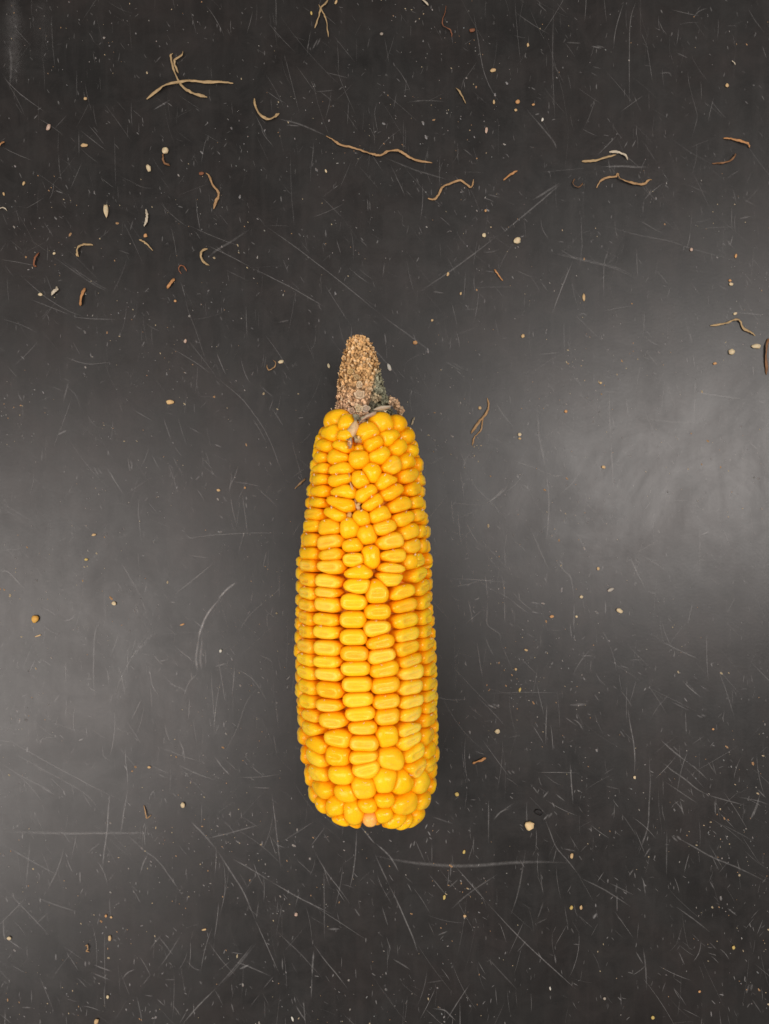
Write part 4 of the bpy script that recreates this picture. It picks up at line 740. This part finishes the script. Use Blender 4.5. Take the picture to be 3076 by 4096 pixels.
'W2': [(.5, 10, '0,180 60,235 100,300'), (.35, 9, '0,230 60,360'), (.5, 9, '60,360 95,430 130,510 160,580 180,640'), (.42, 7, '340,280 400,350 470,430'), (.45, 7, '470,430 600,570 750,710 845,795'), (.28, 20, '0,235 100,255 200,268 300,276 400,277 500,270 600,263 700,261 820,265'), (.36, 7, '715,75 740,140 765,200 820,265 870,330'), (.3, 7, '765,205 750,265'), (.3, 9, '1155,0 1150,110 1110,230'), (.26, 8, '1230,130 1228,320'), (.36, 9, '1260,150 1340,195 1420,240 1540,290 1661,350'), (.28, 9, '635,210 615,330 600,400 575,480'), (.28, 9, '710,430 685,500'), (.4, 7, '400,775 350,850 300,930'), (.45, 8, '240,878 290,885 320,910 340,930'), (.42, 9, '265,570 305,553'), (.32, 9, '75,670 110,690 150,715'), (.45, 8, '1130,330 1140,400'), (.36, 7, '1410,340 1430,375'), (.4, 8, '1100,640 1130,690'), (.3, 9, '1130,620 1140,700 1145,800'), (.45, 9, '757,650 763,690'), (.4, 8, '1020,400 1020,470'), (.32, 10, '1090,290 1070,320'), (.5, 16, '935,478 918,500'), (.34, 7, '1280,640 1305,695'), (.22, 8, '240,70 330,100'), (.26, 8, '500,80 530,50 570,35'), (.4, 7, '1270,450 1340,500 1410,555'), (.28, 7, '225,310 300,400'), (.3, 8, '870,330 970,380 1080,450'), (.4, 8, '1485,455 1525,487'), (.35, 9, '1620,0 1600,50 1580,85'), (.4, 9, '1160,200 1135,240'), (.34, 9, '310,370 350,335'), (.26, 9, '320,460 400,390 520,310'), (.35, 9, '795,205 845,215'), (.25, 8, '480,0 478,180'), (.25, 6, '415,150 415,230'), (.3, 6, '240,180 240,270'), (.3, 8, '30,450 55,530'), (.3, 7, '170,170 210,260'), (.25, 7, '600,640 640,590'), (.25, 7, '680,520 725,500'), (.3, 8, '990,350 1090,400'), (.35, 8, '1285,0 1300,60'), (.4, 12, '1250,150 1275,175'), (.35, 12, '1565,815 1575,780'), (.3, 6, '1590,840 1630,900'), (.3, 9, '1020,350 1015,390'), (.2, 8, '470,660 600,800'), (.2, 8, '220,770 290,760'), (.3, 8, '1410,600 1440,630'), (.25, 8, '1430,0 1435,60')],
}
for t, lst in SC.items():
    for al, w, s in lst:
        pts = [src(t, *map(float, q.split(','))) for q in s.split()]
        path = [wpt(*p) for p in smooth_path(pts, 6)]
        path = [(p[0]+.0008*noise.noise(Vector((p[0]*60, p[1]*60, 0))), p[1]+.0008*noise.noise(Vector((p[0]*60, p[1]*60, 5)))) for p in path]
        ww = w/TILES[t][2]/PX/2*1.5; mark(path, ww*.62, min(1, al*.55), .0007+random.uniform(0, .0003))
        if w > 9 and random.random() < .25:      # a second faint line beside the first
            mark([(p[0]+ww*1.8, p[1]+ww*.6) for p in path[1:]], ww*.7, al*.4, .0005)
def rnd_mark(k):
    x = random.uniform(-1.62, 1.62); y = random.uniform(-2.15, 2.15); u = random.random()
    if u < .36: a = math.radians(random.gauss(-90, 7))
    elif u < .74: a = math.radians(random.gauss(-52, 16))
    elif u < .86: a = math.radians(random.gauss(60, 14))
    else: a = math.radians(random.uniform(0, 180))
    l = min(.9, .012+random.expovariate(1/.075))if k == 0 else random.uniform(.008, .03); cv = random.gauss(0, .5)
    n = 6; p = []
    for i in range(n):
        p.append((x, y)); x += math.cos(a)*l/n; y += math.sin(a)*l/n; a += cv/n*.6
    lowd = .75+.35*(y < -.6)
    mark(p, random.uniform(.0008, .0024) if k == 0 else random.uniform(.0012, .0036), random.choice([.06, .09, .12, .18, .25])*lowd*(1 if k == 0 else 1.5), random.uniform(.0003, .0005))
for i in range(2500): rnd_mark(0)
for i in range(2400): rnd_mark(1)
tag(mesh_obj('scratch_marks', SV, SF, MS, board, False, {'fade': SA}), kind='stuff')

# dust: tiny grains and flakes nobody could count
V = []; F = []; A = []
def grain(x, y, s, el, ang, col):
    o = len(V); n = 5
    for q in range(n):
        a = 2*math.pi*q/n+random.uniform(-.3, .3); lx = math.cos(a)*s*el; ly = math.sin(a)*s
        V.append((x+lx*math.cos(ang)-ly*math.sin(ang), y+lx*math.sin(ang)+ly*math.cos(ang), .0004)); A.append((*col, 1))
    V.append((x, y, s*1.1)); A.append((*col, 1))
    for q in range(n): F.append((o+q, o+(q+1) % n, o+5))
DC = [(.30, .28, .26), (.24, .23, .23), (.42, .34, .22), (.38, .23, .12), (.20, .20, .20), (.17, .165, .165)]
for i in range(4300):
    x = random.uniform(-1.6, 1.6); y = random.uniform(-2.12, 2.12)
    if noise.noise(Vector((x*2.2, y*2.2, 4)))*1.8+random.uniform(-.4, .4) < -.05+(.12 if y > .5 else 0): continue
    s = min(.0052, .0009+random.expovariate(1/.0009)); grain(x, y, s, random.uniform(1, 2.2), math.radians(random.gauss(-60, 30)), random.choice(DC))
for (t, x, y, n, sp) in [('V2', 760, 130, 26, .05), ('V2', 470, 165, 12, .05), ('V4', 330, 430, 14, .05), ('W1', 900, 180, 60, .12), ('W1', 1200, 400, 40, .12), ('V2', 120, 420, 16, .035),
                         ('U6', 440, 1180, 14, .03), ('U6', 770, 1150, 18, .05), ('W2', 1440, 170, 30, .06), ('W2', 340, 370, 20, .05), ('V1', 60, 300, 30, .09), ('V4', 600, 400, 30, .12), ('T2', 1500, 320, 10, .02)]:
    px, py = wpt(*src(t, x, y))
    for q in range(n): grain(px+random.gauss(0, sp), py+random.gauss(0, sp), random.uniform(.001, .0032), random.uniform(1, 2), random.uniform(-2, 0), random.choice(DC))
tag(mesh_obj('dust', V, F, MCR, None, False, {'tone': A}), 'fine pale dust and grit strewn over the black tabletop', 'dust', kind='stuff')
print('DONE', len(bpy.data.objects))
